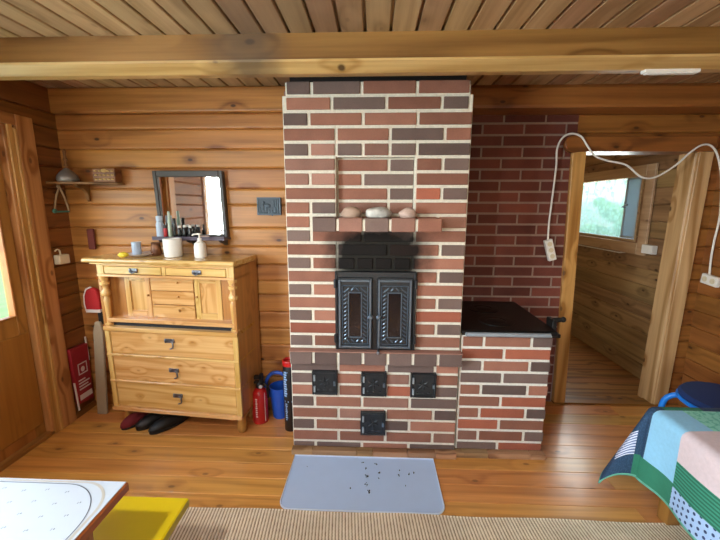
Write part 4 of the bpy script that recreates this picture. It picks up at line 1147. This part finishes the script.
def cloth(a, b):
    """a: distance outward past the left edge, b: past the far edge"""
    wav = .010*math.sin(b*17 + .5)*max(0, a)/.3*min(1, -b/.1 if b < 0 else 0)
    if a <= 0 and b <= 0:
        return (BX - a, BY + b, BZ_ + .004*math.sin(a*13)*math.sin(b*11))
    if b <= 0:
        h, d = prof(a, .05 + .04*math.sin(b*9 + .3)); return (BX - h - wav, BY + b, BZ_ - d)
    if a <= 0:
        h, d = prof(b, .08); return (BX - a, BY + h, BZ_ - d)
    r = math.hypot(a, b); th = math.atan2(b, a)
    k = math.sin(2*th)
    h, d = prof(r*(1 - .09*k), .06 + .30*k**1.5)
    th2 = th*.30 if th < PI/4 else PI/4*.30 + (th - PI/4)/(PI/4)*(PI/2 - PI/4*.30)
    return (BX - h*math.cos(th2), BY + h*math.sin(th2), BZ_ - d)
def patch(a, b):
    if a > OV - .0115 or b > OV - .0115: return 8
    if b > -.022:
        if a > -.02:
            if a > .27 and b < .09: return 2
            return 7 if (.13 < a < .27 and .09 < b < .26) else 1
        return 1 if int((a + 5)/.2) % 2 else 2
    if b > -.187:
        if a > .27: return 2
        if a > -.10: return 0
        if a > -.30: return 6
        return 3
    if b > -.47:
        if a > .28: return 5
        if a > .155: return 4
        if a > -.20: return 3
        if a > -.28: return 1
        return 0
    return (int((a + 5)/.17)*3 + int((b + 9)/.23)*5) % 8
mb = MB(); st = .0125
na = int((.90 + OV)/st); nb = int((1.85 + OV)/st)
vs = []; fs = []; mi_ = []; uvs = []
for i in range(na + 1):
    for k in range(nb + 1):
        a = OV - i*st; b = OV - k*st; vs.append(cloth(a, b)); uvs.append((a, b))
for i in range(na):
    for k in range(nb):
        q = i*(nb+1)+k; fs.append((q, q+1, q+nb+2, q+nb+1)); mi_.append(patch(OV - (i+.5)*st, OV - (k+.5)*st))
mb.add(vs, fs); mb.mi = mi_
ql = mb.build('quilt', QM, smooth=True)
uvl = ql.data.uv_layers.new(name='UVMap')
for lp in ql.data.loops: uvl.data[lp.index].uv = uvs[lp.vertex_index]
md = ql.modifiers.new('solid', 'SOLIDIFY'); md.thickness = .008; md.offset = 1
tag(ql, 'blue, green and pink patchwork quilt spread over the bed at the right', 'quilt')

# stool
stl = thing('stool', 'round blue stool with navy cushion beyond the quilted bed', 'stool', (1.985, 1.935, 0))
L = stl.location
mb = MB(); mb.lathe([(.19, .47), (.205, .478), (.208, .492), (.195, .508), (.10, .514), (0, .515)], (L.x, L.y, -.055), n=36, cap=False); mb.build('cushion', M['navy'], stl, smooth=True)
mb = MB(); mb.lathe([(.0, .452), (.20, .452), (.214, .458), (.216, .468), (.21, .478), (.0, .478)], (L.x, L.y, -.055), n=36, cap=False); mb.build('seat_rim', M['stool_b'], stl, smooth=True)
for k in range(3):
    a = math.radians(145 + 120*k); c, s = math.cos(a), math.sin(a)
    mb = MB(); mb.tube(smooth_path([(L.x + c*.17, L.y + s*.17, .407), (L.x + c*.225, L.y + s*.225, .393), (L.x + c*.262, L.y + s*.262, .34), (L.x + c*.272, L.y + s*.272, .2), (L.x + c*.275, L.y + s*.275, 0.0)]), .016, 10); mb.build('leg', M['stool_b'], stl, smooth=True)

# ------------------------------------------------------------------ cords and sockets
ec = thing('extension_cord', 'white extension cord looped over the doorway with a socket block on the brick wall', 'cord', (1.26, 2.60, 1.2))
mb = MB(); X = Matrix.Translation((1.262, 2.617, 1.198)) @ Matrix.Rotation(math.radians(-17), 4, 'Y')
mb.cbox((0, 0, 0), (.055, .034, .155), X); bk = mb.build('socket_block', M['white'], ec, bevel=.006, seg=2)
mb = MB()
for k in (-1, 0, 1):
    mb = MB(); mb.lathe([(.016, 0), (.016, .004), (.012, .004)], n=14, X=X @ Matrix.Translation((0, -.0165, k*.045)) @ Matrix.Rotation(PI/2, 4, 'X')); mb.build('outlet', M['cream'], bk)

pts = [(1.240, 2.615, 1.27), (1.240, 2.622, 1.40), (1.246, 2.62, 1.60), (1.246, 2.61, 1.784), (1.232, 2.59, 1.883), (1.255, 2.585, 1.955), (1.312, 2.585, 1.985), (1.38, 2.585, 1.966), (1.426, 2.585, 1.908), (1.487, 2.59, 1.843), (1.577, 2.59, 1.81), (1.699, 2.59, 1.783), (1.809, 2.59, 1.704), (1.908, 2.59, 1.704), (2.028, 2.59, 1.783), (2.10, 2.585, 1.860), (2.165, 2.58, 1.908), (2.225, 2.58, 1.903), (2.275, 2.58, 1.845), (2.318, 2.58, 1.73), (2.334, 2.57, 1.60), (2.334, 2.55, 1.45)]
mb = MB(); mb.tube(smooth_path(pts, 5), .0065, 8); mb.build('cable', M['white'], ec, smooth=True)
ps = thing('power_strip', 'white power strip hanging on the right wall beyond the doorway', 'power strip', (2.33, 2.53, 1.0))
mb = MB(); X = Matrix.Translation((2.335, 2.535, 1.005)) @ Matrix.Rotation(math.radians(6), 4, 'X')
mb.cbox((0, 0, 0), (.03, .125, .07), X); o = mb.build('socket_block', M['white'], ps, bevel=.006, seg=2)
mb = MB()
for k in (-1, 1):
    mb = MB(); mb.lathe([(.018, 0), (.018, .004), (.014, .004)], n=14, X=X @ Matrix.Translation((-.015, k*.03, 0)) @ Matrix.Rotation(-PI/2, 4, 'Y')); mb.build('outlet', M['cream'], o)
mb = MB(); mb.tube(smooth_path([(2.334, 2.55, 1.03), (2.334, 2.56, 1.15), (2.334, 2.56, 1.27), (2.334, 2.553, 1.36), (2.334, 2.55, 1.452)], 5), .0065, 8); mb.build('cable', M['white'], ps, smooth=True)
th = thing('wall_thermostat', 'small white box on the back room wall below the window corner', 'thermostat', (XR - .02, 3.11, 1.15))
mb = MB(); mb.box((XR - .06, 3.055, 1.112), (XR - .012, 3.175, 1.186)); mb.build('box', M['white'], th, bevel=.006, seg=2)
mb = MB(); mb.tube([(XR - .018, 3.175, 1.13), (XR - .02, 3.5, 1.073), (XR - .02, 4.6, 1.07)], .006); mb.build('wire', M['white'], th)
ls = thing('ceiling_strip_light', 'slim white strip light fixed under the ceiling beam', 'strip light', (1.33, 1.82, 2.13))
mb = MB(); mb.box((1.207, 1.795, 2.100), (1.452, 1.825, 2.1165)); mb.build('housing', M['lamp'], ls, bevel=.003)
mb = MB(); mb.box((1.22, 1.799, 2.096), (1.44, 1.821, 2.100)); mb.build('diffuser', M['white'], ls)

# pendant above the table (outside the frame; it casts the shadows of table and bench)
LX, LY, LZ = -.67, .0, 2.03
pl = thing('pendant_lamp', 'white pendant lamp hanging over the dining table', 'lamp', (LX, LY, ZC))
mb = MB(); mb.lathe([(.04, 0), (.04, -.02), (.005, -.03), (.005, -.14), (.03, -.15)], (LX, LY, ZC), n=20); mb.build('cord', M['lamp'], pl, smooth=True)
mb = MB(); mb.lathe([(.03, -.14), (.09, -.17), (.14, -.215), (.137, -.215), (.085, -.175), (.0, -.155)], (LX, LY, ZC), n=28, cap=False); mb.build('lamp_shade', M['lamp'], pl, smooth=True)
mb = MB(); mb.ball((LX, LY, ZC - .178), .022); mb.build('bulb', M['diff'], pl, smooth=True)

mb = MB(); mb.box((-2.5, -2.6, 2.34), (2.75, 5.3, 2.42)); struct(mb.build('roof_light_block', M['ceil']))  # unseen slab added over the ceilings to block sunlight leaks
# outside: lawn and a hedge beyond the back room window
mb = MB(); mb.box((-30, -30, -.5), (30, 30, -.42)); struct(mb.build('ground', M['grass']))
rr = random.Random(5)
mb = MB()
for k in range(260):
    c = (rr.uniform(4.3, 5.3), rr.uniform(3.0, 8.0), rr.uniform(-.4, 1.6)); s = rr.uniform(.1, .22)
    mb.ball(c, (s, s, s*.8), 7, 5)
tag(mb.build('hedge', M['leaf']), 'green hedge outside the small back room window', 'hedge')

# ------------------------------------------------------------------ light
w = bpy.data.worlds.new('world'); SC.world = w; w.use_nodes = True
nt = w.node_tree; nt.nodes.clear()
sky = nt.nodes.new('ShaderNodeTexSky'); sky.sky_type = 'NISHITA'; sky.sun_disc = False
sky.sun_elevation = math.radians(42); sky.sun_rotation = math.radians(200); sky.air_density = 1.0; sky.dust_density = 2.0
bg = nt.nodes.new('ShaderNodeBackground'); bg.inputs[1].default_value = 0.9
ow = nt.nodes.new('ShaderNodeOutputWorld')
nt.links.new(sky.outputs[0], bg.inputs[0]); nt.links.new(bg.outputs[0], ow.inputs[0])
def area(name, loc, rot, sx, sy, power, col):
    l = bpy.data.lights.new(name, 'AREA'); l.shape = 'RECTANGLE'; l.size = sx; l.size_y = sy; l.energy = power; l.color = col
    o = bpy.data.objects.new(name, l); COL.objects.link(o); o.location = loc; o.rotation_euler = rot; return o
area('daylight_left_window', (XL - .12, (WIN1[0]+WIN1[1])/2, (WIN1[2]+WIN1[3])/2), (0, -PI/2, 0), WIN1[3]-WIN1[2], WIN1[1]-WIN1[0], 190, (.90, .96, 1.0))
area('daylight_front_window', (-.05, YF - .12, 1.45), (PI/2, 0, 0), 1.9, 1.0, 15, (.92, .96, 1.0))
area('daylight_door', (XL - .12, 1.645, 1.34), (0, -PI/2, 0), 1.0, .68, 7, (.90, .96, 1.0))
area('daylight_back_window', (XR + .16, 3.95, 1.49), (0, PI/2, 0), .60, 1.3, 3, (.92, 1.0, .97))
area('fill_back_room', (XR - .03, 4.05, 1.49), (0, PI/2, 0), .56, 1.0, 18, (.95, 1.0, .96))  # unseen fill lamp added inside the curtain to brighten the back room
l = bpy.data.lights.new('sun', 'SUN'); l.energy = 6; l.angle = .01; l.color = (1, .96, .9)
o = bpy.data.objects.new('sun', l); COL.objects.link(o); o.rotation_euler = Vector((-.25, -.75, -.9)).to_track_quat('-Z', 'Y').to_euler()
l = bpy.data.lights.new('pendant_bulb', 'POINT'); l.energy = 100; l.shadow_soft_size = .035; l.color = (1, .97, .92)
o = bpy.data.objects.new('pendant_bulb', l); COL.objects.link(o); o.location = (LX, LY, LZ + .035)

# ------------------------------------------------------------------ camera / render
cam = bpy.data.cameras.new('camera'); cam.sensor_width = 36; cam.lens = 18.0; cam.clip_start = .02
co = bpy.data.objects.new('camera', cam); COL.objects.link(co)
R = Matrix.Rotation(math.radians(2.2), 4, 'Z') @ Matrix.Rotation(PI/2 - math.radians(10.2), 4, 'X') @ Matrix.Rotation(math.radians(.15), 4, 'Z')
co.matrix_world = Matrix.Translation((0, 0, 1.51)) @ R
SC.camera = co
SC.view_settings.view_transform = 'Standard'; SC.view_settings.look = 'None'; SC.view_settings.gamma = 1
SC.view_settings.exposure = 0.12
SC.cycles.use_denoising = True
SC.cycles.max_bounces = 8; SC.cycles.diffuse_bounces = 5
